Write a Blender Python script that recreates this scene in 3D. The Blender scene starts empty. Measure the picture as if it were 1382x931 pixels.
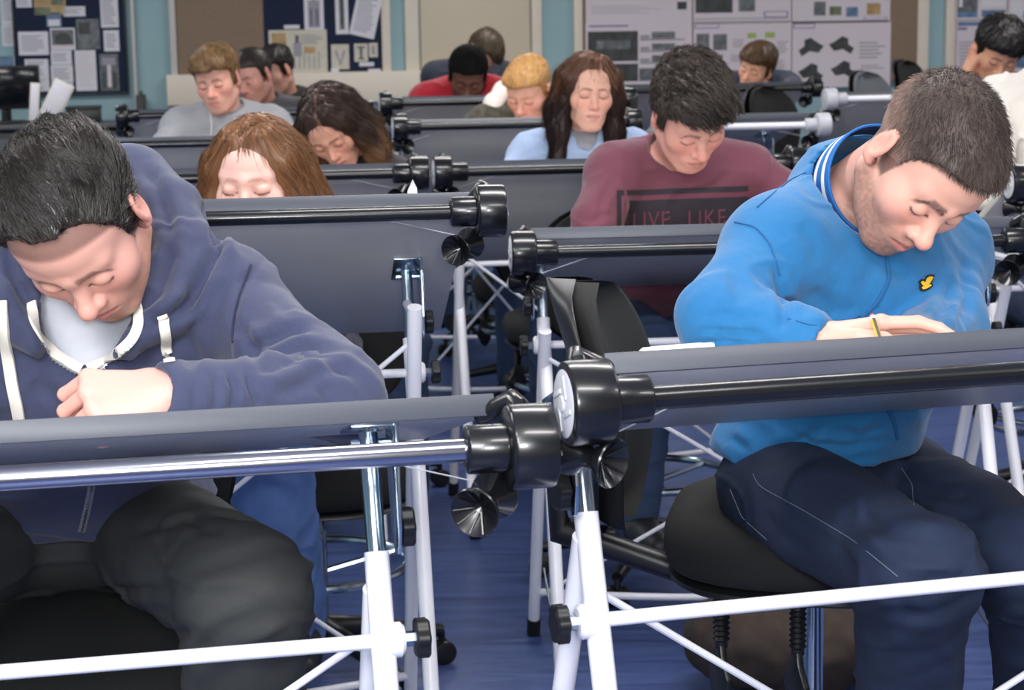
import bpy, bmesh, math, random
import numpy as np
from mathutils import Vector, Matrix
random.seed(7); np.random.seed(7)
SC = bpy.context.scene
COL = SC.collection

# ------------------------------------------------------------------ camera
FPX = 2500.0; CX, CY = 691.0, 465.5
CAM_H = 1.38
PITCH = math.atan((CY - 57.0) / FPX)
ROLL = math.radians(0.9)
_f = np.array([0, math.cos(PITCH), -math.sin(PITCH)])
_u0 = np.array([0, math.sin(PITCH), math.cos(PITCH)])
_r0 = np.array([1.0, 0, 0])
CR = _r0 * math.cos(ROLL) - _u0 * math.sin(ROLL)
CU = _u0 * math.cos(ROLL) + _r0 * math.sin(ROLL)
CF = _f
CPOS = np.array([0, 0, CAM_H])
cam_d = bpy.data.cameras.new('camera'); cam = bpy.data.objects.new('camera', cam_d); COL.objects.link(cam)
M = Matrix.Identity(4)
for i in range(3):
    M[i][0], M[i][1], M[i][2], M[i][3] = CR[i], CU[i], -CF[i], CPOS[i]
cam.matrix_world = M
cam_d.sensor_width = 36.0; cam_d.lens = 36.0 * FPX / 1382.0
cam_d.clip_start = 0.05; cam_d.clip_end = 60
cam_d.dof.use_dof = True; cam_d.dof.focus_distance = 2.55; cam_d.dof.aperture_fstop = 11
SC.camera = cam
SC.view_settings.view_transform = 'Standard'; SC.view_settings.look = 'None'
SC.view_settings.gamma = 1.0; SC.view_settings.use_curve_mapping = False
SC.view_settings.exposure = 0.0

def P(px, py, d):
    """world point seen at a photo pixel, d metres along the lens axis"""
    return CPOS + CR * ((px - CX) / FPX * d) - CU * ((py - CY) / FPX * d) + CF * d

YAW = math.radians(8.0)                      # the rows of tables run at 8 degrees to the lens
RX = np.array([math.cos(YAW), math.sin(YAW), 0.0])
RY = np.array([-math.sin(YAW), math.cos(YAW), 0.0])
UP = np.array([0, 0, 1.0])

def norm(v):
    v = np.asarray(v, float); return v / max(np.linalg.norm(v), 1e-9)

# ------------------------------------------------------------------ materials
def lin(c):
    c = c / 255.0
    return c / 12.92 if c <= 0.04045 else ((c + 0.055) / 1.055) ** 2.4
def L3(rgb): return tuple(lin(c) for c in rgb)

MATS = {}
def mat(name, rgb, rough=0.5, metal=0.0, var=0.0, vscale=20.0, bump=0.0, bscale=200.0, coat=0.0, spec=0.5,
        sheen=0.0, attr=None, sss=0.0, stretch=None, fold=0.0, fscale=14.0, trans=0.0):
    if name in MATS: return MATS[name]
    m = bpy.data.materials.new(name); m.use_nodes = True
    nt = m.node_tree; N = nt.nodes; LK = nt.links
    b = N['Principled BSDF']
    c = L3(rgb) + (1.0,)
    b.inputs['Base Color'].default_value = c
    b.inputs['Roughness'].default_value = rough
    b.inputs['Metallic'].default_value = metal
    b.inputs['Specular IOR Level'].default_value = spec
    b.inputs['Coat Weight'].default_value = coat
    b.inputs['Sheen Weight'].default_value = sheen
    if trans: b.inputs['Transmission Weight'].default_value = trans
    if sss:
        b.inputs['Subsurface Weight'].default_value = sss
        b.inputs['Subsurface Radius'].default_value = (1.0, 0.35, 0.2)
        b.inputs['Subsurface Scale'].default_value = 0.008
    tc = N.new('ShaderNodeTexCoord')
    src = tc.outputs['Object']
    if stretch:
        mp = N.new('ShaderNodeMapping'); mp.inputs['Scale'].default_value = stretch
        LK.new(src, mp.inputs['Vector']); src = mp.outputs['Vector']
    colsock = None
    if attr:
        a = N.new('ShaderNodeVertexColor'); a.layer_name = attr
        colsock = a.outputs['Color']
    if var:
        nz = N.new('ShaderNodeTexNoise'); nz.inputs['Scale'].default_value = vscale
        nz.inputs['Detail'].default_value = 5.0
        LK.new(src, nz.inputs['Vector'])
        mr = N.new('ShaderNodeMapRange')
        mr.inputs['From Min'].default_value = 0.3; mr.inputs['From Max'].default_value = 0.7
        mr.inputs['To Min'].default_value = 1.0 - var; mr.inputs['To Max'].default_value = 1.0 + var
        LK.new(nz.outputs['Fac'], mr.inputs['Value'])
        mx = N.new('ShaderNodeVectorMath'); mx.operation = 'SCALE'
        if colsock is not None: LK.new(colsock, mx.inputs[0])
        else: mx.inputs[0].default_value = c[:3]
        LK.new(mr.outputs['Result'], mx.inputs['Scale'])
        colsock = mx.outputs['Vector']
    if colsock is not None: LK.new(colsock, b.inputs['Base Color'])
    last = None
    for amt, scl, dist in ((fold, fscale, 0.02), (bump, bscale, 0.002)):
        if amt:
            nb = N.new('ShaderNodeTexNoise'); nb.inputs['Scale'].default_value = scl
            nb.inputs['Detail'].default_value = 3.0
            LK.new(src, nb.inputs['Vector'])
            bp = N.new('ShaderNodeBump'); bp.inputs['Strength'].default_value = amt
            bp.inputs['Distance'].default_value = dist
            LK.new(nb.outputs['Fac'], bp.inputs['Height'])
            if last is not None: LK.new(last, bp.inputs['Normal'])
            last = bp.outputs['Normal']
    if last is not None: LK.new(last, b.inputs['Normal'])
    MATS[name] = m
    return m

# ------------------------------------------------------------------ mesh builder
class MB:
    def __init__(s): s.v = []; s.f = []; s.m = []; s.cur = 0
    def add(s, vs, fs):
        b = len(s.v); s.v.extend([tuple(float(c) for c in v) for v in vs])
        for f in fs: s.f.append(tuple(b + i for i in f)); s.m.append(s.cur)
    def lathe(s, a, b, prof, seg=28, cap=True):
        """prof: list of (t along a->b in metres, radius)"""
        a = np.asarray(a, float); b = np.asarray(b, float); w = norm(b - a)
        t = np.array([0, 0, 1.0]) if abs(w[2]) < 0.9 else np.array([1.0, 0, 0])
        u = norm(np.cross(t, w)); v = np.cross(w, u)
        vs = []; fs = []
        for t_, r in prof:
            for k in range(seg):
                an = 2 * math.pi * k / seg
                vs.append(a + w * t_ + (u * math.cos(an) + v * math.sin(an)) * max(r, 1e-5))
        n = len(prof)
        for i in range(n - 1):
            for k in range(seg):
                k2 = (k + 1) % seg
                fs.append((i * seg + k, i * seg + k2, (i + 1) * seg + k2, (i + 1) * seg + k))
        if cap:
            fs.append(tuple(range(seg))[::-1]); fs.append(tuple((n - 1) * seg + k for k in range(seg)))
        s.add(vs, fs)
    def cyl(s, a, b, r, r2=None, seg=20, bev=0.0):
        Ln = float(np.linalg.norm(np.asarray(b, float) - np.asarray(a, float))); r2 = r if r2 is None else r2
        if bev: s.lathe(a, b, [(0, r - bev), (bev * .3, r - bev * .3), (bev, r), (Ln - bev, r2), (Ln - bev * .3, r2 - bev * .3), (Ln, r2 - bev)], seg)
        else: s.lathe(a, b, [(0, r), (Ln, r2)], seg)
    def tube(s, pts, r, seg=10, cap=True, closed=False):
        pts = [np.asarray(p, float) for p in pts]; n = len(pts)
        rs = r if hasattr(r, '__len__') else [r] * n
        vs = []; fs = []; u = None
        for i, p in enumerate(pts):
            if closed: w = norm(pts[(i + 1) % n] - pts[i - 1])
            else: w = norm(pts[min(i + 1, n - 1)] - pts[max(i - 1, 0)])
            if u is None:
                t = np.array([0, 0, 1.0]) if abs(w[2]) < 0.9 else np.array([1.0, 0, 0])
                u = norm(np.cross(t, w))
            else: u = norm(u - w * np.dot(u, w))
            v = np.cross(w, u)
            for k in range(seg):
                an = 2 * math.pi * k / seg
                vs.append(p + (u * math.cos(an) + v * math.sin(an)) * rs[i])
        for i in range(n if closed else n - 1):
            j = (i + 1) % n
            for k in range(seg):
                k2 = (k + 1) % seg
                fs.append((i * seg + k, i * seg + k2, j * seg + k2, j * seg + k))
        if cap and not closed:
            fs.append(tuple(range(seg))[::-1]); fs.append(tuple((n - 1) * seg + k for k in range(seg)))
        s.add(vs, fs)
    def box(s, c, size, R=None, bev=0.0):
        bm = bmesh.new(); bmesh.ops.create_cube(bm, size=1.0)
        for v in bm.verts: v.co = Vector((v.co.x * size[0], v.co.y * size[1], v.co.z * size[2]))
        if bev: bmesh.ops.bevel(bm, geom=bm.edges[:], offset=bev, segments=2, profile=0.5, affect='EDGES')
        bm.verts.index_update()
        R = np.eye(3) if R is None else np.asarray(R)
        vs = [np.asarray(c, float) + R @ np.array(v.co) for v in bm.verts]
        fs = [tuple(v.index for v in f.verts) for f in bm.faces]
        bm.free(); s.add(vs, fs)
    def prism(s, poly, o, ax, ay, az, depth, bev=0.0):
        """2D polygon extruded: points o + x*ax + y*ay, depth along az"""
        bm = bmesh.new()
        vs = [bm.verts.new((x, y, 0)) for x, y in poly]
        f = bm.faces.new(vs)
        r = bmesh.ops.extrude_face_region(bm, geom=[f])
        for e in r['geom']:
            if isinstance(e, bmesh.types.BMVert): e.co.z = depth
        if bev: bmesh.ops.bevel(bm, geom=bm.edges[:], offset=bev, segments=2, profile=0.5, affect='EDGES')
        bmesh.ops.recalc_face_normals(bm, faces=bm.faces[:])
        bm.verts.index_update()
        o = np.asarray(o, float)
        V = [o + v.co.x * np.asarray(ax) + v.co.y * np.asarray(ay) + v.co.z * np.asarray(az) for v in bm.verts]
        F = [tuple(v.index for v in f.verts) for f in bm.faces]
        bm.free(); s.add(V, F)
    def build(s, name, mats, parent=None, smooth=35):
        me = bpy.data.meshes.new(name); me.from_pydata(s.v, [], s.f)
        if not isinstance(mats, (list, tuple)): mats = [mats]
        for m in mats: me.materials.append(m)
        me.polygons.foreach_set('material_index', s.m)
        me.update()
        bm = bmesh.new(); bm.from_mesh(me); bmesh.ops.recalc_face_normals(bm, faces=bm.faces[:]); bm.to_mesh(me); bm.free()
        if smooth:
            me.polygons.foreach_set('use_smooth', [True] * len(me.polygons))
            me.set_sharp_from_angle(angle=math.radians(smooth))
        o = bpy.data.objects.new(name, me); COL.objects.link(o)
        if parent is not None: o.parent = parent
        return o

def tag(o, label, cat, group=None):
    o['label'] = label; o['category'] = cat
    if group: o['group'] = group
    return o
def thing(name, label, cat, loc=(0, 0, 0), rz=0.0, group=None):
    o = bpy.data.objects.new(name, None); COL.objects.link(o)
    o.location = Vector([float(c) for c in loc]); o.rotation_euler = (0, 0, rz); o.empty_display_size = 0.05
    return tag(o, label, cat, group)
def dup(root, loc, rz, label, group=None):
    kids = {}
    for o in bpy.data.objects:
        if o.parent is not None: kids.setdefault(o.parent.name, []).append(o)
    def cp(o, par):
        c = o.copy(); COL.objects.link(c)
        if par is not None: c.parent = par
        for k in kids.get(o.name, []): cp(k, c)
        return c
    r = cp(root, None); r.location = Vector([float(c) for c in loc]); r.rotation_euler = (0, 0, rz)
    r['label'] = label
    if group: r['group'] = group
    return r
def struct(o):
    o['kind'] = 'structure'; return o

# shared materials
WHITE = mat('white_powder_coat', (232, 232, 240), 0.28, coat=0.2)
CHROME = mat('zinc_chrome', (186, 200, 212), 0.2, 1.0)
STAY = mat('dull_steel', (120, 124, 128), 0.45, 1.0)
STEEL = mat('polished_bar', (176, 178, 190), 0.17, 1.0)
BLACK = mat('black_gloss_plastic', (18, 19, 22), 0.26, coat=0.25)
BLACKM = mat('black_satin_plastic', (18, 19, 21), 0.4)
RUBBER = mat('black_rubber', (16, 16, 18), 0.7)
BOARD = mat('grey_laminate', (198, 194, 188), 0.34, var=0.03, vscale=8, bump=0.05, bscale=300, spec=0.6)
EDGE = mat('grey_board_edge', (70, 74, 84), 0.42, bump=0.05, bscale=400)
CAPG = mat('pale_grey_plastic', (190, 192, 200), 0.4)
SEAT = mat('black_upholstery', (14, 15, 16), 0.9, bump=0.35, bscale=700, sheen=0.0)
SEATG = mat('charcoal_upholstery', (98, 103, 110), 0.9, bump=0.35, bscale=700)
# ------------------------------------------------------------------ room
WALL_O = P(691, 57, 11.5)
_wn = RY
def wallpt(px, py):
    """(u along the back wall, z) hit by the ray through a photo pixel"""
    ray = P(px, py, 1.0) - CPOS
    t = np.dot(WALL_O - CPOS, _wn) / np.dot(ray, _wn)
    q = CPOS + ray * t
    return float(np.dot(q - WALL_O, RX)), float(q[2])
def W3(u, z, off=0.0):
    q = WALL_O + RX * u - RY * off
    return np.array([q[0], q[1], z])
def slab(mb, u0, u1, z0, z1, o0, o1, bev=0.0):
    R = np.stack([RX, RY, UP], 1)
    c = (W3(u0, 0, o0) + W3(u1, 0, o1)) / 2; c[2] = (z0 + z1) / 2
    mb.box(c, (abs(u1 - u0), abs(o1 - o0), abs(z1 - z0)), R, bev)

TEAL = mat('teal_wall_paint', (140, 172, 179), 0.6, var=0.04, vscale=3, bump=0.08, bscale=60)
CREAM = mat('cream_paint', (222, 212, 196), 0.45, var=0.03, vscale=4)
CREAMP = mat('cream_panel', (206, 194, 172), 0.5, var=0.03, vscale=2)
TRIMG = mat('grey_white_gloss', (196, 192, 188), 0.35)
TAN = mat('tan_hessian', (136, 116, 98), 0.9, var=0.06, vscale=60, bump=0.3, bscale=300)
NAVY = mat('navy_felt', (26, 36, 62), 0.95, var=0.08, vscale=80, bump=0.2, bscale=300)
CEIL = mat('ceiling_white', (225, 225, 222), 0.8)

def floor_mat():
    m = bpy.data.materials.new('blue_vinyl'); m.use_nodes = True
    nt = m.node_tree; N = nt.nodes; LK = nt.links; b = N['Principled BSDF']
    tc = N.new('ShaderNodeTexCoord'); mp = N.new('ShaderNodeMapping')
    mp.inputs['Scale'].default_value = (1.2, 9.0, 1.0); mp.inputs['Rotation'].default_value = (0, 0, -YAW)
    LK.new(tc.outputs['Object'], mp.inputs['Vector'])
    n1 = N.new('ShaderNodeTexNoise'); n1.inputs['Scale'].default_value = 3.0; n1.inputs['Detail'].default_value = 8
    n1.inputs['Roughness'].default_value = 0.65
    LK.new(mp.outputs['Vector'], n1.inputs['Vector'])
    cr = N.new('ShaderNodeValToRGB')
    cr.color_ramp.elements[0].position = 0.3; cr.color_ramp.elements[0].color = L3((46, 62, 108)) + (1,)
    cr.color_ramp.elements[1].position = 0.75; cr.color_ramp.elements[1].color = L3((78, 97, 150)) + (1,)
    LK.new(n1.outputs['Fac'], cr.inputs['Fac']); LK.new(cr.outputs['Color'], b.inputs['Base Color'])
    n2 = N.new('ShaderNodeTexNoise'); n2.inputs['Scale'].default_value = 6.0; n2.inputs['Detail'].default_value = 6
    LK.new(mp.outputs['Vector'], n2.inputs['Vector'])
    mr = N.new('ShaderNodeMapRange'); mr.inputs['To Min'].default_value = 0.22; mr.inputs['To Max'].default_value = 0.5
    LK.new(n2.outputs['Fac'], mr.inputs['Value']); LK.new(mr.outputs['Result'], b.inputs['Roughness'])
    bp = N.new('ShaderNodeBump'); bp.inputs['Strength'].default_value = 0.08; bp.inputs['Distance'].default_value = 0.003
    LK.new(n2.outputs['Fac'], bp.inputs['Height']); LK.new(bp.outputs['Normal'], b.inputs['Normal'])
    return m
R3 = np.stack([RX, RY, UP], 1)
ROOM_Z = 2.75
def room_box(name, u0, u1, y0, y1, z0, z1, m):
    """box given along the back wall's axes, y measured towards the wall from the camera's foot"""
    c = RX * (u0 + u1) / 2 + RY * (y0 + y1) / 2 + UP * (z0 + z1) / 2
    mb = MB(); mb.box(c, (u1 - u0, y1 - y0, z1 - z0), R3)
    return struct(mb.build(name, m, smooth=0))
YW = float(np.dot(WALL_O, RY))         # distance of the back wall
U0, U1, YB = -3.6, 7.4, -3.0
UO = float(np.dot(WALL_O, RX))
room_box('floor', U0, U1, YB, YW + .1, -0.1, 0, floor_mat())
room_box('ceiling', U0, U1, YB, YW + .1, ROOM_Z, ROOM_Z + .1, CEIL)
room_box('wall_back', U0, U1, YW, YW + .1, 0, ROOM_Z, TEAL)
room_box('wall_left', U0 - .1, U0, YB, YW + .1, 0, ROOM_Z, TEAL)
room_box('wall_right', U1, U1 + .1, YB, YW + .1, 0, ROOM_Z, CREAM)
room_box('wall_front', U0, U1, YB - .1, YB, 0, ROOM_Z, CREAM)

def strip(name, x0, x1, y0, y1, m, off=0.03, bev=0.004, zt=None):
    """wall trim between two photo columns; y0 None = up to the ceiling, y1 None = down to the ledge"""
    u0, za = wallpt(x0, y0 if y0 is not None else 0); u1, zb = wallpt(x1, y1)
    if y0 is None: za = ROOM_Z - .02
    mb = MB(); slab(mb, u0, u1, zb, za, 0.0, off, bev)
    return struct(mb.build(name, m))
k = 0
for (x0, x1, yb, m, off) in ((176, 189, 172, TRIMG, .06), (227, 241, 104, TRIMG, .05), (513, 528, 100, CREAM, .04), (545, 566, 100, CREAM, .04),
                          (716, 731, 100, CREAM, .04), (773, 786, 118, CREAM, .04), (1236, 1249, 122, CREAM, .04), (1275, 1286, 122, CREAM, .04)):
    k += 1
    strip('trim_%d' % k, x0, x1, None, yb + 6, m, off)
strip('trim_9', 225, 736, 101, 132, CREAM, .09)           # window-sill ledge
strip('trim_10', 566, 716, None, 101, CREAMP, .02)
# boards fixed on the wall
def wallboard(name, label, cat, x0, x1, yt, yb, m, off=0.03, frame=None):
    u0, za = wallpt(x0, yb); u1, zb = wallpt(x1, yt)
    if yt <= 0: zb = za + 1.15
    root = thing(name, label, cat, W3((u0 + u1) / 2, za, off / 2), YAW)
    def loc(mb):
        inv = np.array(root.matrix_basis.inverted())
        mb.v = [tuple((inv @ np.array([*v, 1.0]))[:3]) for v in mb.v]
    mb = MB(); slab(mb, u0 + .003, u1 - .003, za, zb, 0.003, off, 0.002); loc(mb); mb.build('backing', m, root)
    if frame is not None:
        mb = MB(); t = 0.012
        slab(mb, u0 - t, u1 + t, za - t, za, .003, off + .008, .002); slab(mb, u0 - t, u1 + t, zb, zb + t, .003, off + .008, .002)
        slab(mb, u0 - t, u0, za, zb, .003, off + .008, .002); slab(mb, u1, u1 + t, za, zb, .003, off + .008, .002)
        loc(mb); mb.build('frame', frame, root)
    return root
DKFR = mat('dark_board_frame', (30, 34, 48), 0.5)
bpy.context.view_layer.update()
wallboard('pinboard', 'navy felt pinboard covered in papers on the teal wall at far left', 'pinboard', 26, 166, 0, 127, NAVY, .03, DKFR)
wallboard('pinboard', 'navy pinboard with old drawings beside the tan panel', 'pinboard', 357, 513, 0, 98, NAVY, .05)
wallboard('display_panel', 'bare tan hessian display panel left of the navy pinboard', 'panel', 241, 355, 0, 103, TAN, .05)
wallboard('display_panel', 'tan hessian display panel behind the large white posters', 'panel', 786, 1236, 0, 118, TAN, .05)
wallboard('display_panel', 'tan display panel behind the posters above the black-haired boy', 'panel', 1286, 1420, 0, 118, TAN, .05)

PAPER = mat('white_paper', (214, 212, 220), 0.7, var=0.02, vscale=10)
PAPERW = mat('poster_paper', (206, 196, 204), 0.6, var=0.02, vscale=5)
PAPERC = mat('cream_drawing_paper', (200, 194, 178), 0.7, var=0.08, vscale=25)
INK = mat('grey_print', (96, 96, 106), 0.7)
INKL = mat('pale_print', (150, 146, 156), 0.7)
PHD = mat('dark_photo_print', (52, 56, 58), 0.5, var=0.6, vscale=14)
PHM = mat('mid_photo_print', (96, 100, 104), 0.5, var=0.5, vscale=22)
PHB = mat('blue_photo_print', (92, 120, 150), 0.5, var=0.4, vscale=16)
PHG = mat('green_photo_print', (92, 100, 78), 0.5, var=0.5, vscale=18)
PHY = mat('ochre_photo_print', (170, 140, 92), 0.5, var=0.35, vscale=14)
INKP = mat('purple_print', (130, 112, 150), 0.7)
GREENP = mat('green_print', (150, 170, 90), 0.7)
SHM = [PAPER, INK, INKL, PHD, PHM, PHB, PHG, PHY, INKP, PAPERW, PAPERC, GREENP]
def sheet(name, label, cat, x0, y0, x1, y1, base, items=(), off=0.052, rot=0.0, group=None, ztop=None):
    """a sheet on the back wall: items = (u0, v0, u1, v1, material) in 0..1, v down; or ('poly', pts, material)"""
    ua, zt = wallpt(x0, y0); ub, zb = wallpt(x1, y1)
    if ztop is not None: zt = ztop
    w, h = ub - ua, zt - zb
    mb = MB(); mb.cur = SHM.index(base)
    mb.box((0, 0, 0), (w, 0.0016, h), None)
    lv = 0
    for it in items:
        lv += 1
        y = -0.0012 - lv * 0.00004
        if it[0] == 'poly':
            mb.cur = SHM.index(it[2])
            mb.add([((a - .5) * w, y, (.5 - b) * h) for a, b in it[1]], [tuple(range(len(it[1])))])
        else:
            a, b, c, d, m_ = it; mb.cur = SHM.index(m_)
            mb.add([((a - .5) * w, y, (.5 - b) * h), ((c - .5) * w, y, (.5 - b) * h), ((c - .5) * w, y, (.5 - d) * h), ((a - .5) * w, y, (.5 - d) * h)], [(0, 1, 2, 3)])
    o = mb.build(name, SHM, smooth=0)
    c = W3((ua + ub) / 2, (zt + zb) / 2, off)
    o.location = Vector(c.tolist()); o.rotation_euler = (0, rot, YAW)
    return tag(o, label, cat, group)
def lines(u0, v0, u1, v1, n, m=None, ragged=True, seed=0):
    rr = random.Random(seed + int(u0 * 100) + int(v0 * 977)); out = []
    for i in range(n):
        v = v0 + (v1 - v0) * (i + .2) / n; e = u1 - ((u1 - u0) * rr.random() * .35 if ragged else 0)
        out.append((u0, v, e, v + (v1 - v0) / n * .42, m or INKL))
    return out
# papers on the left pinboard
LB = [
 ('paper_sheet', 'printed sheet beside the green landscape print at the left picture edge', 2, 34, 23, 62, PAPER, lines(.1, .1, .9, .9, 9)),
 ('paper_sheet', 'tall printed sheet at upper left of the navy pinboard', 0, -12, 22, 33, PAPER, lines(.1, .1, .9, .9, 10)),
 ('paper_sheet', 'white sheet left of the tree photograph, pinned in the middle of the navy board', 25, 43, 67, 74, PAPER, lines(.1, .15, .9, .85, 7)),
 ('paper_sheet', 'small sheet at the top of the navy pinboard, left of the ochre print', 22, -10, 44, 10, PAPER, lines(.1, .1, .9, .9, 6)),
 ('caption_slip', 'narrow white caption slip under the ochre print', 86, 9, 116, 22, PAPER, lines(.08, .2, .9, .8, 3)),
 ('photo_print', 'ochre and olive photograph at the top of the navy pinboard', 46, -6, 90, 20, PHY, [(.0, .6, .5, 1, PHG), (.55, .1, .95, .5, PHG)]),
 ('photo_print', 'small bluish photograph below the ochre print', 63, 17, 84, 36, PHB, [(.1, .5, .9, .95, PAPER)]),
 ('photo_print', 'landscape photograph of a dark tree on a pale lawn', 68, 38, 103, 67, PAPER, [(.06, .08, .94, .92, PHM), ('poly', [(.15, .7), (.2, .4), (.4, .2), (.65, .22), (.85, .45), (.88, .72), (.5, .78)], PHD), (.06, .78, .94, .92, PAPERW)]),
 ('photo_print', 'square grey stone-textured photograph right of the tree photograph', 103, 26, 136, 66, PHM, [(.1, .1, .6, .5, PHD)]),
 ('paper_sheet', 'tall printed sheet at the top right corner of the navy pinboard', 135, -8, 161, 37, PAPER, lines(.1, .1, .9, .92, 10)),
 ('paper_sheet', 'small white sheet at the right edge of the navy pinboard', 140, 41, 162, 69, PAPER, lines(.15, .15, .85, .85, 5)),
 ('paper_sheet', 'small sheet directly under the tree photograph', 69, 68, 98, 87, PAPER, lines(.1, .2, .9, .8, 4)),
 ('paper_sheet', 'tall blank-looking sheet left of the grey engraving', 101, 68, 132, 122, PAPER, lines(.1, .05, .9, .9, 12, PAPERW)),
 ('engraving_print', 'grey engraving print at the lower right of the navy pinboard', 134, 73, 162, 122, PHM, [(.15, .1, .85, .3, INKL), (.4, .3, .6, .9, PAPERW), (.1, .5, .35, .95, PHD), (.65, .5, .9, .95, PHD)]),
 ('paper_sheet', 'sheet at the lower left of the navy pinboard, above the box files', 34, 80, 67, 105, PAPER, lines(.1, .1, .9, .9, 6)),
 ('paper_sheet', 'bottom left sheet on the navy pinboard', 35, 106, 68, 123, PAPER, lines(.1, .1, .9, .9, 5)),
 ('paper_sheet', 'wide sheet below the small one under the tree photograph', 69, 88, 100, 111, PAPER, lines(.1, .15, .9, .85, 5)),
 ('paper_sheet', 'bottom middle sheet on the navy pinboard', 70, 112, 100, 123, PAPER, lines(.1, .15, .9, .85, 3)),
 ('photo_print', 'green landscape print at the left picture edge beside the pinboard', -6, 76, 22, 118, PAPER, [(.0, .0, .95, .35, PHB), (.0, .35, .95, .7, PHG), (.0, .7, .95, .95, PHD)]),
]
for (nm, lab, x0, y0, x1, y1, base, its) in LB:
    sheet(nm, lab, 'photograph' if 'photo' in nm else ('print' if 'print' in nm else 'paper'), x0, y0, x1, y1, base, its, .034 if x0 > 20 else .004)
# drawings on the second pinboard
sheet('antique_drawing', 'wide cream watercolour drawing of a gothic facade', 'drawing', 362, 41, 442, 97, PAPERC,
      [(.05, .07, .3, .5, PHY), (.45, .12, .52, .6, INK), (.42, .3, .56, .62, INKL), (.6, .4, .8, .55, PHY)] + [(.08 + i * .085, .52 + .05 * (i % 3), .10 + i * .085, .92, INKL) for i in range(10)] + lines(.55, .1, .95, .35, 5), .055)
sheet('antique_drawing', 'tall grey elevation drawing above the gothic facade drawing', 'drawing', 409, -16, 437, 40, PAPER,
      [(.2, .3, .8, .95, INKL), (.42, .1, .58, .4, INKL), (.3, .5, .4, .9, INK), (.6, .5, .7, .9, INK)], .055)
sheet('antique_drawing', 'narrow dark tower drawing on the navy board', 'drawing', 451, -16, 470, 46, PAPER,
      [(.3, .1, .7, .9, PHM), (.4, .2, .6, .8, PHD)], .055)
sheet('paper_sheet', 'white text sheet pinned at a slant at the right of the navy board', 'paper', 476, -18, 512, 50, PAPER, lines(.12, .06, .88, .92, 16), .056, rot=-.24 * -1)
sheet('antique_drawing', 'small square sketch of a vault under the tower drawing', 'drawing', 446, 60, 471, 93, PAPERC, [('poly', [(.2, .3), (.5, .9), (.8, .3), (.7, .2), (.5, .7), (.3, .2)], INKL)], .055)
sheet('antique_drawing', 'small column sketch left of the tiny sketch', 'drawing', 477, 59, 496, 83, PAPERC, [(.4, .2, .6, .8, INK), (.2, .15, .8, .25, INK), (.25, .8, .75, .88, INK)], .055)
sheet('antique_drawing', 'tiny sketch at the right edge of the navy board', 'drawing', 497, 58, 509, 77, PAPERC, [(.3, .2, .7, .8, INKL)], .055)
sheet('caption_slip', 'little caption slip above the gothic facade drawing', 'paper', 383, 34, 404, 39, PAPER, (), .055)
sheet('caption_slip', 'little caption slip below the column sketch', 'paper', 484, 84, 504, 89, PAPER, (), .055)
sheet('caption_slip', 'lowest caption slip in the corner of the navy board', 'paper', 496, 93, 513, 98, PAPER, (), .055)
sheet('caption_slip', 'caption slip at the foot of the vault sketch', 'paper', 446, 92, 457, 97, PAPER, (), .0565)
# posters, right
def bordered(n): return [(.04, .04, .96, .045, INKL)]
zt = 1.9
sheet('poster', 'white poster with a dark aerial photograph and stacked building elevations', 'poster', 788, 32, 931, 112, PAPERW,
      [(.02, .13, .49, .62, PHD), (.49, .61, 1, .62, INKL), (.02, .66, .49, .95, PHD), (.1, .28, .42, .42, PHM), (.03, .03, .4, .06, INKP)] +
      [(.51, .27 + i * .19, .93, .285 + i * .19, PHD) for i in range(3)] + [(.62, .15 + i * .19, .84, .26 + i * .19, PHM) for i in range(3)] +
      [(.51, .2 + i * .19, .6, .26 + i * .19, INKL) for i in range(3)] + [(.5, .74, .72, .95, PHM)], .056)
sheet('poster', 'pale sketch poster above the aerial photograph poster', 'poster', 788, -30, 931, 30, PAPERW,
      [(.86, .55, .95, .72, PHD)] + [(.05, .62 + .04 * i, .5 + .1 * (i % 3), .63 + .04 * i, INKL) for i in range(5)], .056)
sheet('poster', 'poster with two small blue-grey photographs and green plan sketches', 'poster', 933, 31, 1064, 115, PAPERW,
      [(.01, .01, .26, .09, INKP), (.02, .025, .25, .075, PAPERW), (.03, .17, .16, .42, PHM), (.2, .18, .34, .43, PHM), (.2, .5, .3, .62, PHM), (.03, .5, .12, .58, INKL),
       (.55, .17, .64, .25, GREENP), (.73, .16, .83, .25, GREENP), (.1, .01, .98, .02, INK)] + lines(.4, .26, .52, .4, 4) + lines(.38, .5, .52, .62, 4) + lines(.85, .3, .97, .5, 5) + lines(.8, .6, .96, .8, 6), .056)
sheet('poster', 'poster with one large dark photograph above the plan sketches', 'poster', 933, -30, 1064, 28, PAPERW,
      [(.02, .05, .4, .8, PHD), (.46, .3, .63, .78, PHM), (.72, .78, .97, .92, INKP), (.735, .8, .955, .9, PAPERW), (.02, .93, .97, .945, INK)], .056)
blk = [(.05, .42), (.18, .3), (.18, .12), (.32, .05), (.5, .22), (.62, .3), (.5, .5), (.3, .45), (.12, .6)]
def blob(pts, cx, cy, sx, sy, fl=1):
    return ('poly', [(cx + (a - .33) * sx * fl, cy + (b - .3) * sy) for a, b in pts], PHD)
sheet('poster', 'poster with four dark building masses above the grey chair', 'poster', 1066, 31, 1197, 116, PAPERW,
      [(.01, .01, .23, .09, INKP), (.02, .025, .22, .075, PAPERW), blob(blk, .19, .36, .45, .52), blob(blk, .5, .34, .45, .5, -1),
       blob(blk, .19, .75, .45, .52, -1), blob(blk, .52, .72, .45, .52, -1),
       (.0, .0, .98, .012, INK)] + lines(.68, .3, .95, .58, 5, INKL) + lines(.7, .66, .94, .74, 2), .056)
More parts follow.
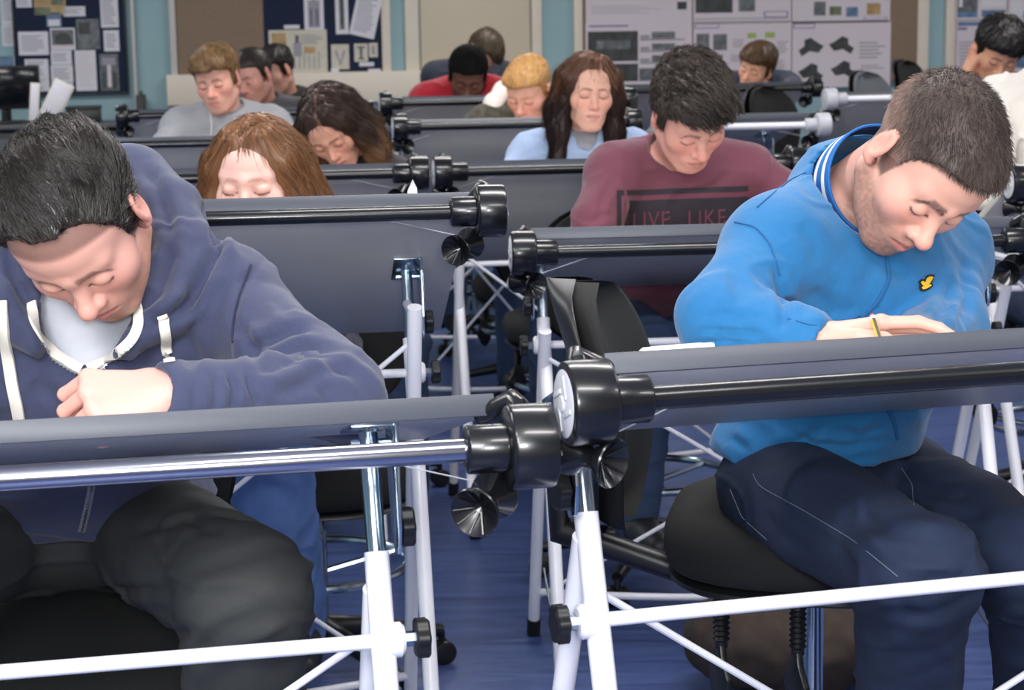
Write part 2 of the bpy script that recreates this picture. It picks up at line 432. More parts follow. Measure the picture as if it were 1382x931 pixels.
sheet('poster', 'poster with a row of four little photographs above the building masses', 'poster', 1066, -30, 1197, 28, PAPERW,
      [(.22, .55, .34, .86, PHM), (.38, .66, .5, .86, PHG), (.55, .68, .67, .9, PHB), (.76, .6, .9, .86, PHY), (.73, .9, .97, .97, INKP), (.74, .91, .96, .96, PAPERW), (.0, .985, .98, 1.0, INK)], .056)
sheet('poster', 'blue-tinted poster sheet above the black-haired boy', 'poster', 1287, -30, 1354, 26, PAPERW,
      [(.02, .3, .42, .82, PHM), (.02, .82, .42, .95, PHB), (.5, .1, .97, .7, PAPER), (.5, .78, .97, .95, PHB), (.05, .4, .12, .7, PAPER)], .056)
sheet('poster', 'pale poster sheet with a blue heading behind the black-haired boy', 'poster', 1287, 28, 1354, 118, PAPERW,
      [(.02, .02, .97, .08, PHB), (.02, .1, .2, .14, INKP)] + lines(.05, .3, .4, .9, 12), .056)
sheet('poster', 'poster corner with blue bands at the right picture edge, upper sheet', 'poster', 1357, -30, 1424, 26, PAPERW, [(.3, .8, .97, .95, PHB), (.05, .3, .3, .9, PAPER)], .056)
sheet('poster', 'poster with small dark photographs at the right picture edge, lower sheet', 'poster', 1357, 28, 1424, 118, PAPERW, [(.02, .02, .97, .1, PHB), (.06, .12, .2, .22, PHD), (.25, .1, .4, .22, PHD), (.05, .4, .5, .7, PHB)], .056)
# ------------------------------------------------------------------ drafting tables
# local frame: +X along the row (right in the photo), +Y away from the camera towards the sitter, Z up; origin on the floor below the bar
DESKS = {}
def make_desk(key, label, end, px, py, d, L=1.06, tilt=15.0, finish='black', stretch_z=.73, brl=.075, brr=.16, white_bar=False, yaw=None, inset=(.05, .05), D=.65, bs=.28, lean=.45):
    """end: 'R' or 'L' = which drum's outer face is seen at the pixel, d metres away"""
    yw = YAW if yaw is None else math.radians(yaw)
    rx = np.array([math.cos(yw), math.sin(yw), 0]); ry = np.array([-math.sin(yw), math.cos(yw), 0])
    p = P(px, py, d); zb = p[2]
    o = p + rx * (-L / 2 if end == 'R' else L / 2); o[2] = 0
    root = thing('drafting_table', label, 'drafting table', o, yw, 'drafting tables')
    t = math.radians(tilt); su, cu = math.sin(t), math.cos(t)
    # board frame: s = along the slope upwards towards the camera, n = board normal upwards. bar axis at y=0,z=zb
    sv = np.array([0, -cu, su]); nv = np.array([0, su, cu])
    bar = np.array([0, 0, zb])
    top = bar - sv * 0.060 + nv * 0.050          # centre of the board's raised edge
    T = 0.021; W = L - 0.10
    Rb = np.stack([[1, 0, 0], -sv, nv], 1)
    W = L - inset[0] - inset[1]; xm = np.array([(inset[0] - inset[1]) / 2, 0, 0])
    mb = MB(); mb.box(top + xm - sv * D / 2, (W, D, T), Rb, 0.003)
    mb.build('board', BOARD, root)
    mb = MB(); mb.box(top + xm + sv * 0.0015, (W + .002, 0.006, T + 0.003), Rb, 0.001); mb.build('edge_strip', EDGE, root)
    # drawing surface sheet edge (pale plastic ruler of the parallel motion)
    barm = {'steel': STEEL, 'black': BLACK}[finish]
    if white_bar: barm = WHITE
    x0, x1 = -L / 2, L / 2
    mb = MB(); mb.cyl(bar + [x0 + .05, 0, 0], bar + [x1 - .05, 0, 0], 0.0130, seg=28); mb.build('roller_bar', barm, root)
    for sx, xe in ((-1, x0), (1, x1)):
        a = bar + [xe, 0, 0]; e = np.array([-sx, 0, 0.0])
        mb = MB(); mb.lathe(a, a + e, [(0.0, .030), (0.0, .041), (.002, .0445), (.005, .0455), (.046, .0455), (.049, .044), (.051, .040)], 40)
        dr = mb.build('end_drum', CAPG if white_bar else BLACK, root, 40)
        mb = MB(); mb.lathe(a - e * .0015, a + e * .004, [(0, .034), (.0012, .0365), (.0035, .0365)], 32)
        mb.lathe(a - e * .004, a, [(0, .008), (.001, .009), (.004, .009)], 16)
        for an in (0.4, 1.97, 3.54, 5.11):
            mb.box(a - e * .002 + np.array([0, math.cos(an), math.sin(an)]) * .02, (.002, .005, .026), np.array(Matrix.Rotation(an - math.pi / 2, 3, 'X').transposed()) , .0006)
        mb.build('end_cap', CAPG, dr)
        mb = MB(); mb.lathe(a + e * .05, a + e * .1, [(0, .024), (.002, .026), (.042, .026), (.044, .0245), (.046, .018), (.046, .011)], 32)
        mb.build('collar', CAPG if white_bar else BLACK, root, 40)
        # arched arm carrying the drum from the board's corner
        mb = MB(); c0 = top + xm + [sx * (W / 2 - .01), 0, 0] - sv * .02
        path = [c0 - nv * .012, c0 + sv * .02 - nv * .006 + [sx * .012, 0, 0], bar + [xe - sx * .03, .058, .040], bar + [xe - sx * .028, .040, .036], bar + [xe - sx * .026, .02, .012]]
        mb.tube(path, [.011, .013, .012, .012, .010], 12); mb.build('drum_arm', BLACK, root)
        # flared cord pulleys under the drum
        for dx, yy, zz in (((.072 if sx > 0 else .034), .012, -.062),):
            c = bar + [xe - sx * dx, yy, zz]
            ax = norm([-sx * .55, -.80, -.12])
            mb = MB(); mb.lathe(c + ax * .030, c - ax, [(.020, .0008), (.017, .006), (.006, .021), (.001, .0255), (0, .0265), (.0015, .0275), (.005, .027), (.022, .0135), (.036, .0135), (.053, .027), (.057, .0275), (.06, .024)], 40, cap=False)
            for q in range(10):
                an = 2 * math.pi * q / 10
                w = norm(np.cross(ax, [0, 0, 1.0])); w2 = np.cross(ax, w)
                r_ = w * math.cos(an) + w2 * math.sin(an)
                mb.tube([c + ax * .0150 + r_ * .005, c + ax * .0285 + r_ * .0255], .0011, 5)
            mb.build('cord_pulley', BLACK, root, 40)
        # cord from pulley along the underside
    for a, b in (([x1 - .06, .045, -.05], [x1 - .22, .10, -.015]), ([x0 + .06, .045, -.05], [x0 + .2, .1, -.015])):
        mb = MB(); mb.tube([bar + a, bar + b], .0008, 5); mb.build('tension_cord', CAPG, root)
    # legs
    piv_z = None
    for sx, xb in ((-1, x0 + brl), (1, x1 - brr)):
        pc = top - sv * bs - nv * (T / 2) + [xb, 0, 0]           # on the underside
        mb = MB(); mb.box(pc - nv * .002 - sv * .01 + [-sx * .0, 0, 0], (.054, .105, .004), Rb, .001)
        for b_ in (-.03, .02): mb.cyl(pc - nv * .003 + sv * b_, pc - nv * .008 + sv * b_, .006, seg=8)
        br = mb.build('bracket', CHROME, root)
        side = -1 if sx < 0 else 1
        pv = pc - nv * .05
        mb = MB()
        poly = [(.045, 0), (.05, -.03), (.03, -.115), (.012, -.145), (-.012, -.145), (-.03, -.115), (-.035, -.03), (-.03, 0)]
        mb.prism(poly, pc + [side * .021, 0, 0], sv, nv, np.array([1.0, 0, 0]) * side, .004, .0008)
        mb.build('flange', CHROME, br)
        # knob on the flange
        kc = pc - nv * .115 + [side * .026, 0, 0]
        mb = MB(); star_knob(mb, kc, np.array([side, 0, 0.0]), .022, .016); mb.build('clamp_knob', BLACKM, br)
        z0 = pc[2] - .012
        y_of = lambda z: pc[1] + .02 - lean * (z0 - z)
        A = np.array([xb, y_of(z0), z0]); F_ = np.array([xb, y_of(.02), .02])
        w = norm(F_ - A); B = A + w * .135
        mb = MB(); mb.cyl(B, F_, .0142, seg=20); lg = mb.build('front_leg', WHITE, root)
        mb = MB(); mb.cyl(A, B + w * .05, .0112, seg=20); mb.cyl(A + [-.02, 0, -.012], A + [.03, 0, -.012], .005, seg=10); mb.build('inner_tube', CHROME, lg)
        mb = MB(); mb.cyl(F_ - w * .03, F_ + w * .018, .0165, seg=20); mb.build('foot_cap', RUBBER, lg)
        # rear leg
        A2 = np.array([xb - .004, .12, zb - .18]); F2 = np.array([xb - .004, .46, .02]); w2 = norm(F2 - A2)
        mb = MB(); mb.cyl(A2, F2, .0135, seg=20)
        jz = A2[2] - .02
        mb.cyl([xb - .002, y_of(jz), jz], [xb - .002, A2[1], jz], .009, seg=12)
        lr = mb.build('rear_leg', WHITE, root)
        mb = MB(); mb.cyl(F2 - w2 * .03, F2 + w2 * .018, .016, seg=20); mb.build('foot_cap', RUBBER, lr)
        # foot strut (thin steel stay between the legs)
        mb = MB(); mb.tube([[xb + .016, .40, .18], [xb + .016, .30, .14], [xb + .016, y_of(.06) + .01, .06]], .003, 6); mb.build('leg_stay', STAY, root)
        # stretcher end: white boss + hex nut + knob
        sp = np.array([xb, y_of(stretch_z), stretch_z]); e = np.array([side, 0, 0.0])
        mb = MB(); mb.lathe(sp, sp + e, [(0, .02), (.02, .02), (.024, .016)], 20); mb.build('stretcher_boss', WHITE, root)
        mb = MB(); mb.lathe(sp + e * .022, sp + e, [(0, .009), (.016, .009)], 6); hx = mb.build('hex_nut', CHROME, root)
        mb = MB(); star_knob(mb, sp + e * .036, e, .022, .016); mb.build('clamp_knob', BLACKM, root)
        piv_z = y_of
    xl, xr = x0 + brl, x1 - brr
    ys = piv_z(stretch_z)
    mb = MB(); mb.cyl([xl, ys, stretch_z], [xr, ys, stretch_z], .0085, seg=16); mb.build('stretcher', WHITE, root)
    yr = lambda z: .12 + .34 * (zb - .18 - z) / (zb - .2)
    for i, (za, zc) in enumerate(((zb - .24, .1), (.1, zb - .24))):
        mb = MB(); o_ = .006 if i else -.006
        mb.cyl([xl, yr(za) + o_, za], [xr, yr(zc) + o_, zc], .0048, seg=10); mb.build('cross_brace', WHITE, root)
    zl = .12
    mb = MB(); mb.tube([[xl + (xr - xl) * q, yr(zl) - .10 * math.sin(math.pi * q), zl] for q in np.linspace(0, 1, 17)], .0085, 12); mb.build('low_rail', WHITE, root)
    def surf(x, y):   # local board top surface height at local y
        f = (y - top[1]) / (cu)
        return top[2] - f * su + T / 2 / cu
    DESKS[key] = dict(root=root, o=o, top=top, surf=surf, zb=zb, rx=rx, ry=ry, W=W, L=L, D=D, sv=sv, nv=nv, T=T, cu=cu)
    return root
def star_knob(mb, c, ax, r, h):
    ax = norm(ax); w = norm(np.cross(ax, [0.3, 0.2, 1.0])); w2 = np.cross(ax, w)
    n = 42; rings = []
    vs = []; fs = []
    for t_, k in ((0, .86), (h * .12, 1), (h * .85, 1), (h, .88)):
        for i in range(n):
            an = 2 * math.pi * i / n
            rr = r * k * (1 + .10 * math.cos(6 * an))
            vs.append(c + ax * t_ + (w * math.cos(an) + w2 * math.sin(an)) * rr)
    for q in range(3):
        for i in range(n): fs.append((q * n + i, q * n + (i + 1) % n, (q + 1) * n + (i + 1) % n, (q + 1) * n + i))
    fs.append(tuple(range(n))[::-1]); fs.append(tuple(3 * n + i for i in range(n)))
    mb.add(vs, fs)
def desk_local(key, x, y):
    """world point on the board's drawing surface, x along the row from the table's centre, y back from the bar"""
    D = DESKS[key]
    q = D['o'] + D['rx'] * x + D['ry'] * y
    return np.array([q[0], q[1], D['surf'](x, y)])
make_desk('1L', 'nearest left drafting table with a steel roller bar', 'R', 746, 600, 1.97, 1.10, 15, 'steel', .725, brl=.1, brr=.175, D=.48, yaw=12, bs=.085, lean=.35)
make_desk('1R', 'nearest right drafting table with a black roller bar and pale end cap', 'L', 761, 545, 1.95, 1.10, 20.5, 'black', .735, brl=.062, brr=.1, D=.46, bs=.085, lean=.35, yaw=15, inset=(.07, .05))
make_desk('2L', 'drafting table with a steep grey board in front of the auburn-haired woman', 'R', 681, 284, 3.2, 1.10, 28.6, 'black', .77, brl=.08, brr=.145)
make_desk('2R', 'drafting table in front of the man in the maroon t-shirt', 'L', 689, 342, 3.75, 1.12, 16.7, 'black', .74, brl=.085, brr=.085, yaw=5, bs=.16, lean=.38)
make_desk('3L', 'drafting table in front of the brown-haired woman with bent head', 'R', 578, 233, 4.9, 1.06, 32, 'black', .74, brl=.08, brr=.15)
make_desk('3R', 'drafting table in front of the woman with long dark hair in a pale blue shirt', 'L', 585, 233, 5.1, 1.06, 31, 'black', .74, brl=.09, brr=.1)
make_desk('4L', 'drafting table in front of the young man in the grey hoodie', 'R', 512, 188, 6.4, 1.06, 33, 'black', .76)
make_desk('4R', 'drafting table in front of the fair-haired boy', 'L', 530, 172, 6.3, .86, 33, 'black', .76)
make_desk('5L', 'drafting table behind the grey hoodie, in front of the man in the charcoal top', 'R', 505, 150, 7.75, 1.06, 31, 'black', .76)
make_desk('5R', 'drafting table in front of the man in the red shirt', 'L', 512, 140, 7.5, 1.06, 31, 'black', .76)
make_desk('6R', 'far drafting table with a tan-lit edge in front of the boy resting his chin', 'R', 1108, 118, 8.8, 1.06, 28, 'black', .8)
make_desk('7', 'drafting table with a white roller bar below the grey chair back', 'L', 1112, 134, 7.6, 1.06, 30, 'black', .76, white_bar=True)
make_desk('8', 'drafting table with a white roller bar and white end disc behind the maroon t-shirt', 'R', 1119, 168, 7.1, .69, 14, 'black', .76, white_bar=True)
make_desk('3RR', 'drafting table at the right picture edge with a black drum and pale end cap', 'L', 1360, 247, 4.4, 1.06, 30, 'black', .74)

# ------------------------------------------------------------------ chairs
def rounded_pad(mb, w, dp, th, cx, cy, z, dome=.02, n=28, m=8, droop=.02, pw=3.0):
    """seat pad: superellipse outline, domed top, waterfall front (front = -y)"""
    vs = []; fs = []; N = n * 2
    prof = [(0.0, 1.0), (.35, 1.0), (.7, .97), (.9, .86), (.97, .7), (1.0, .45), (1.0, .2)]
    prof = [(0, .9), (.08, .97), (.3, 1.0), (.6, .995), (.85, .95), (.96, .84), (1.0, .6), (1.0, .3)]
    for h, k in prof:
        for i in range(N):
            an = 2 * math.pi * i / N; c, s_ = math.cos(an), math.sin(an)
            x = math.copysign(abs(c) ** (2 / pw), c) * w / 2 * k; y = math.copysign(abs(s_) ** (2 / pw), s_) * dp / 2 * k
            zz = z + th * h + (dome * (1 - k) if h > .9 else 0)
            if y < -dp * .25: zz -= droop * ((-y - dp * .25) / (dp * .25)) ** 2 * (1 if h > .3 else .8)
            vs.append((cx + x, cy + y, zz))
    R_ = len(prof)
    for r in range(R_ - 1):
        for i in range(N): fs.append((r * N + i, r * N + (i + 1) % N, (r + 1) * N + (i + 1) % N, (r + 1) * N + i))
    fs.append(tuple(range(N))[::-1]); vs.append((cx, cy, z + th + dome)); c_ = len(vs) - 1
    for i in range(N): fs.append(((R_ - 1) * N + i, (R_ - 1) * N + (i + 1) % N, c_))
    mb.add(vs, fs)
def make_chair(label, loc, rz, seat_z=.60, seat=SEAT, back=SEAT, boff=0.055, bz=0.0, group='draughtsman chairs'):
    """front = local -Y"""
    root = thing('drafting_chair', label, 'chair', loc, rz, group)
    mb = MB(); rounded_pad(mb, .47, .45, .085, 0, 0, seat_z - .085, .012); mb.build('seat', seat, root, 60)
    mb = MB(); rounded_pad(mb, .455, .435, .022, 0, 0, seat_z - .104, .0, droop=.015); mb.build('seat_shell', BLACKM, root, 50)
    # backrest: curved shield
    def shield(off, th, k):
        vs = []; fs = []; nu, nv = 23, 27; h = .37 * k; zc = seat_z + .20 + bz
        for side in (0, 1):
            for j in range(nv):
                v = j / (nv - 1) * 2 - 1
                ww = .225 * k * (1 - .10 * max(0, v) ** 2) * (max(2e-3, 1 - abs(v) ** 3.0)) ** .42
                for i in range(nu):
                    u = i / (nu - 1) * 2 - 1
                    y = .215 + boff + off - .045 * u * u + .05 * max(0, v) ** 1.5 + .012 * math.cos(v * 1.5) * -1
                    edge = (1 - abs(u) ** 4) * (1 - abs(v) ** 5)
                    y += (-th / 2 if side == 0 else th / 2) * (.22 + .78 * edge)
                    vs.append((u * ww, y, zc + v * h / 2))
        n1 = nu * nv
        for j in range(nv - 1):
            for i in range(nu - 1):
                a = j * nu + i; fs.append((a, a + 1, a + nu + 1, a + nu)); b = n1 + a; fs.append((b, b + nu, b + nu + 1, b + 1))
        ring = [i for i in range(nu)] + [j * nu + nu - 1 for j in range(1, nv)] + [(nv - 1) * nu + i for i in range(nu - 2, -1, -1)] + [j * nu for j in range(nv - 2, 0, -1)]
        for q in range(len(ring)):
            a, b = ring[q], ring[(q + 1) % len(ring)]; fs.append((a, n1 + a, n1 + b, b))
        return vs, fs
    mb = MB(); mb.add(*shield(0, .045, 1.0)); bk = mb.build('backrest', back, root, 100)
    mb = MB(); mb.add(*shield(.032, .016, 1.03)); mb.build('back_shell', BLACKM, bk, 100)
    mb = MB(); mb.tube([(0, .02, seat_z - .115), (0, .2, seat_z - .12), (0, .28 + boff, seat_z - .06), (0, .28 + boff, seat_z + .06), (0, .262 + boff, seat_z + .2 + bz)], [.016, .02, .024, .024, .02], 12); mb.build('back_bar', BLACKM, root)
    mb = MB(); mb.cyl((0, 0, .14), (0, 0, seat_z - .1), .0155, seg=20); mb.cyl((0, 0, .1), (0, 0, .34), .024, seg=20); mb.build('gas_column', CHROME, root)
    mb = MB()
    for k in range(24):
        pass
    R_ = .20; pts = [(R_ * math.cos(a), R_ * math.sin(a), .27) for a in np.linspace(0, 2 * math.pi, 40, endpoint=False)]
    mb.tube(pts, .010, 10, closed=True)
    for k in range(3):
        a = 2 * math.pi * k / 3 + .4; mb.tube([(.022 * math.cos(a), .022 * math.sin(a), .25), (R_ * math.cos(a), R_ * math.sin(a), .27)], .008, 8)
    mb.build('foot_ring', CHROME, root)
    for k in range(5):
        a = 2 * math.pi * k / 5 + .3; c, s_ = math.cos(a), math.sin(a)
        mb = MB(); mb.tube([(.0, .0, .13), (.1 * c, .1 * s_, .115), (.29 * c, .29 * s_, .075)], [.026, .022, .015], 12)
        bl = mb.build('base_arm', BLACKM, root)
        mb = MB(); q = np.array([.29 * c, .29 * s_, .0])
        for sd in (-1, 1):
            o_ = np.array([-s_, c, 0]) * sd
            mb.cyl(q + o_ * .006 + [0, 0, .027], q + o_ * .026 + [0, 0, .027], .027, seg=20, bev=.004)
        mb.cyl(q + [0, 0, .03], q + [0, 0, .075], .008, seg=10)
        mb.build('castor', BLACKM, bl)
    for (lx, ly) in ((-.19, .02), (-.17, .13)):
        mb = MB(); z1 = seat_z - .105
        mb.lathe((lx, ly, z1), (lx, ly, z1 - .1), [(0, .012)] + [(.008 + .008 * i + (.004 * j), .013 if j == 0 else .0095) for i in range(8) for j in (0, 1)] + [(.076, .01)], 14)
        poly = [(-.01, 0), (-.014, -.02), (-.036, -.045), (-.034, -.06), (-.018, -.095), (0, -.108), (.018, -.095), (.034, -.06), (.036, -.045), (.014, -.02), (.01, 0)]
        mb.prism(poly, (lx, ly - .004, z1 - .07), np.array([.9, .43, 0]), np.array([0, 0, 1.0]), np.array([-.43, .9, 0]), .011, .003)
        mb.build('lever_paddle', BLACKM, root)
    return root
# ------------------------------------------------------------------ implicit surfaces for bodies, hair and clothes
F32 = np.float32
def vnoise(p, seed=0):
    p = np.asarray(p, F32); i = np.floor(p).astype(np.int64); f = p - i; f = f * f * (3 - 2 * f)
    def hsh(a, b, c):
        n = (a * 374761393 + b * 668265263 + c * 1442695041 + seed * 974634777) & 0x7fffffff
        n = ((n ^ (n >> 13)) * 1274126177) & 0x7fffffff
        return ((n ^ (n >> 16)) & 0xffff).astype(F32) / 65535.0
    r = 0
    for a in (0, 1):
        wa = f[:, 0] if a else 1 - f[:, 0]
        for b in (0, 1):
            wb = f[:, 1] if b else 1 - f[:, 1]
            for c in (0, 1):
                wc = f[:, 2] if c else 1 - f[:, 2]
                r = r + wa * wb * wc * hsh(i[:, 0] + a, i[:, 1] + b, i[:, 2] + c)
    return r * 2 - 1
def smin(a, b, k):
    h = np.maximum(k - np.abs(a - b), 0) / k
    return np.minimum(a, b) - h * h * k * 0.25
def sstep(a, b, x):
    t = np.clip((x - a) / (b - a), 0, 1); return t * t * (3 - 2 * t)

class Sdf:
    def __init__(s): s.ops = []; s.post = None
    def _add(s, op, fn, c, R, k): s.ops.append((op, fn, np.asarray(c, F32), float(R), max(float(k), 1e-5)))
    def cap(s, a, b, ra, rb=None, k=.02, op='u'):
        rb = ra if rb is None else rb
        a = np.asarray(a, F32); b = np.asarray(b, F32); ba = b - a; L2 = max(float(ba @ ba), 1e-9)
        def fn(p):
            pa = p - a; t = np.clip((pa @ ba) / L2, 0, 1)
            q = pa - t[:, None] * ba
            return np.sqrt(np.einsum('ij,ij->i', q, q)) - (ra + (rb - ra) * t)
        s._add(op, fn, (a + b) / 2, math.sqrt(L2) / 2 + max(ra, rb), k)
    def chain(s, pts, rs, k=.02, op='u'):
        for i in range(len(pts) - 1): s.cap(pts[i], pts[i + 1], rs[i], rs[i + 1], k, op)
    def sph(s, c, r, k=.02, op='u'):
        c = np.asarray(c, F32)
        def fn(p):
            q = p - c; return np.sqrt(np.einsum('ij,ij->i', q, q)) - r
        s._add(op, fn, c, r, k)
    def ell(s, c, r, R=None, k=.02, op='u'):
        c = np.asarray(c, F32); r = np.asarray(r, F32); R = np.eye(3, dtype=F32) if R is None else np.asarray(R, F32)
        def fn(p):
            q = (p - c) @ R
            a = q / r; k0 = np.sqrt(np.einsum('ij,ij->i', a, a)) + 1e-9
            b = a / r; k1 = np.sqrt(np.einsum('ij,ij->i', b, b)) + 1e-9
            return k0 * (k0 - 1) / k1
        s._add(op, fn, c, float(r.max()), k)
    def plane_cut(s, o, n, k=.004):
        """remove what lies on the side n points to"""
        o = np.asarray(o, F32); n = np.asarray(norm(n), F32)
        s._add('s', lambda p: -((p - o) @ n), o, 1e6, k)
    def custom(s, fn, c, R, k=.01, op='u'): s._add(op, fn, c, R, k)
    def ev(s, p, cc=None, cr=None, band=.02):
        d = np.full(len(p), 1.0, F32)
        for op, fn, c, R, k in s.ops:
            if cc is not None and R < 1e5:
                if np.linalg.norm(cc - c) - R - cr > k + band: continue
            v = fn(p).astype(F32)
            d = smin(d, v, k) if op == 'u' else -smin(-d, v, k)
        if s.post is not None: d = d + s.post(p)
        return d
    def mesh(s, h):
        un = [(c, R) for op, _, c, R, k in s.ops if op == 'u']
        lo = np.min([c - R for c, R in un], 0) - .02; hi = np.max([c + R for c, R in un], 0) + .02
        b = 8 * h; n = np.ceil((hi - lo) / b).astype(int)
        g = np.stack(np.meshgrid(*[np.arange(k) for k in n], indexing='ij'), -1).reshape(-1, 3)
        ctr = (lo + (g + .5) * b).astype(F32)
        d = np.concatenate([s.ev(ctr[i:i + 60000]) for i in range(0, len(ctr), 60000)])
        g = g[np.abs(d) < b * .87 * 1.25 + .012]
        sup = (g // 3); key = (sup[:, 0] * 4096 + sup[:, 1]) * 4096 + sup[:, 2]
        order = np.argsort(key, kind='stable'); g = g[order]; key = key[order]
        cuts = np.flatnonzero(np.diff(key)) + 1
        N = (n * 8 + 2).astype(np.int64)
        off = np.stack(np.meshgrid(*[np.arange(9)] * 3, indexing='ij'), -1)
        ids = []; pos = []; quads = []
        C8 = [(a, c, e) for a in (0, 1) for c in (0, 1) for e in (0, 1)]
        for gb in np.split(g, cuts):
            nb = len(gb); base = gb * 8
            pts = (lo + (base[:, None, None, None, :] + off[None]) * h).astype(F32).reshape(-1, 3)
            cc = (pts.min(0) + pts.max(0)) / 2; cr = float(np.linalg.norm(pts.max(0) - pts.min(0))) / 2
            V = s.ev(pts, cc, cr, 3 * h).reshape(nb, 9, 9, 9)
            S_ = V < 0
            cnt = sum(S_[:, a:a + 8, c:c + 8, e:e + 8].astype(np.int8) for a, c, e in C8)
            act = np.argwhere((cnt > 0) & (cnt < 8))
            if not len(act): continue
            bi, ci = act[:, 0], act[:, 1:]
            gc = base[bi] + ci
            ids.append((gc[:, 0] * N[1] + gc[:, 1]) * N[2] + gc[:, 2])
            acc = np.zeros((len(act), 3), F32); w = np.zeros(len(act), F32)
            for ax in range(3):
                for c in (0, 1):
                    for e in (0, 1):
                        o0 = [0, 0, 0]; o1 = [0, 0, 0]; oth = [q for q in range(3) if q != ax]
                        o0[oth[0]] = o1[oth[0]] = c; o0[oth[1]] = o1[oth[1]] = e; o1[ax] = 1
                        v0 = V[bi, ci[:, 0] + o0[0], ci[:, 1] + o0[1], ci[:, 2] + o0[2]]
                        v1 = V[bi, ci[:, 0] + o1[0], ci[:, 1] + o1[1], ci[:, 2] + o1[2]]
                        m = (v0 < 0) != (v1 < 0); t = np.where(m, v0 / np.where(m, v0 - v1, 1), 0)
                        q = np.tile(np.array(o0, F32), (len(act), 1)); q[:, ax] += t
                        acc += q * m[:, None]; w += m
            p = (lo + (gc + acc / w[:, None]) * h).astype(F32)
            e_ = h * .4; f0 = s.ev(p, cc, cr + h, 3 * h); G = np.zeros_like(p)
            for ax in range(3):
                q = p.copy(); q[:, ax] += e_; G[:, ax] = (s.ev(q, cc, cr + h, 3 * h) - f0) / e_
            g2 = np.maximum((G * G).sum(1), .2)
            st = -(f0 / g2)[:, None] * G; ln = np.linalg.norm(st, axis=1, keepdims=True)
            p = p + st * np.minimum(1, .6 * h / np.maximum(ln, 1e-9))
            pos.append(p)
            for ax in range(3):
                A = S_[:, :8, :8, :8]; Bv = [S_[:, 1:, :8, :8], S_[:, :8, 1:, :8], S_[:, :8, :8, 1:]][ax]
                ed = np.argwhere(A != Bv)
                if not len(ed): continue
                gi = base[ed[:, 0]] + ed[:, 1:]; ins = A[ed[:, 0], ed[:, 1], ed[:, 2], ed[:, 3]]
                o1, o2 = [(1, 2), (2, 0), (0, 1)][ax]
                cs = []
                for d1, d2 in ((0, 0), (1, 0), (1, 1), (0, 1)):
                    q = gi.copy(); q[:, o1] -= d1; q[:, o2] -= d2
                    cs.append((q[:, 0] * N[1] + q[:, 1]) * N[2] + q[:, 2])
                Q = np.stack(cs, 1); Q[~ins] = Q[~ins][:, ::-1]
                quads.append(Q)
        ids = np.concatenate(ids); pos = np.concatenate(pos); Q = np.concatenate(quads)
        o = np.argsort(ids); ids = ids[o]; pos = pos[o]
        j = np.minimum(np.searchsorted(ids, Q), len(ids) - 1)
        ok = (ids[j] == Q).all(1)
        return pos, j[ok]

def vnormals(v, q):
    n = np.zeros_like(v)
    fn = np.cross(v[q[:, 2]] - v[q[:, 0]], v[q[:, 3]] - v[q[:, 1]])
    for k in range(4): np.add.at(n, q[:, k], fn)
    return n / np.maximum(np.linalg.norm(n, axis=1, keepdims=True), 1e-12)
def np_mesh(name, v, q, mats, parent=None, cols=None, mi=None, loc=None):
    """mesh object from numpy arrays; vertices are kept relative to the parent's location"""
    v = np.asarray(v, float); k = q.shape[1]
    org = np.array(parent.location) if parent is not None else (np.zeros(3) if loc is None else np.asarray(loc))
    me = bpy.data.meshes.new(name)
    me.vertices.add(len(v)); me.vertices.foreach_set('co', (v - org).astype(F32).ravel())
    me.loops.add(q.size); me.loops.foreach_set('vertex_index', q.astype(np.int32).ravel())
    me.polygons.add(len(q)); me.polygons.foreach_set('loop_start', np.arange(0, q.size, k, dtype=np.int32))
    me.polygons.foreach_set('loop_total', np.full(len(q), k, np.int32))
    for m in (mats if isinstance(mats, (list, tuple)) else [mats]): me.materials.append(m)
    if mi is not None: me.polygons.foreach_set('material_index', np.asarray(mi, np.int32))
    me.update(calc_edges=True); me.validate()
    me.polygons.foreach_set('use_smooth', [True] * len(me.polygons))
    if cols is not None:
        a = me.color_attributes.new('tint', 'FLOAT_COLOR', 'POINT')
        c4 = np.ones((len(v), 4), F32); c4[:, :3] = cols; a.data.foreach_set('color', c4.ravel())
    o = bpy.data.objects.new(name, me); COL.objects.link(o)
    if parent is not None: o.parent = parent
    elif loc is not None: o.location = Vector([float(c) for c in loc])
    return o
def strand_mesh(P0, r0, tip=.25, sides=3):
    """P0: (n, k, 3) strand points -> tapered prisms"""
    n, k, _ = P0.shape
    T = np.gradient(P0, axis=1); T /= np.maximum(np.linalg.norm(T, axis=2, keepdims=True), 1e-9)
    ref = np.where(np.abs(T[..., 2:3]) < .8, np.array([0, 0, 1.0]), np.array([1.0, 0, 0]))
    U = np.cross(ref, T); U /= np.maximum(np.linalg.norm(U, axis=2, keepdims=True), 1e-9); Vv = np.cross(T, U)
    rad = np.linspace(1, tip, k)[None, :, None] * (np.asarray(r0).reshape(-1, 1, 1) if np.ndim(r0) else r0)
    ring = [P0 + (U * math.cos(a) + Vv * math.sin(a)) * rad for a in np.linspace(0, 2 * math.pi, sides, endpoint=False)]
    v = np.stack(ring, 2).reshape(-1, 3)
    i = np.arange(n)[:, None, None] * (k * sides) + np.arange(k - 1)[None, :, None] * sides; s_ = np.arange(sides)[None, None, :]
    q = np.stack([i + s_, i + (s_ + 1) % sides, i + sides + (s_ + 1) % sides, i + sides + s_], -1).reshape(-1, 4)
    return v, q
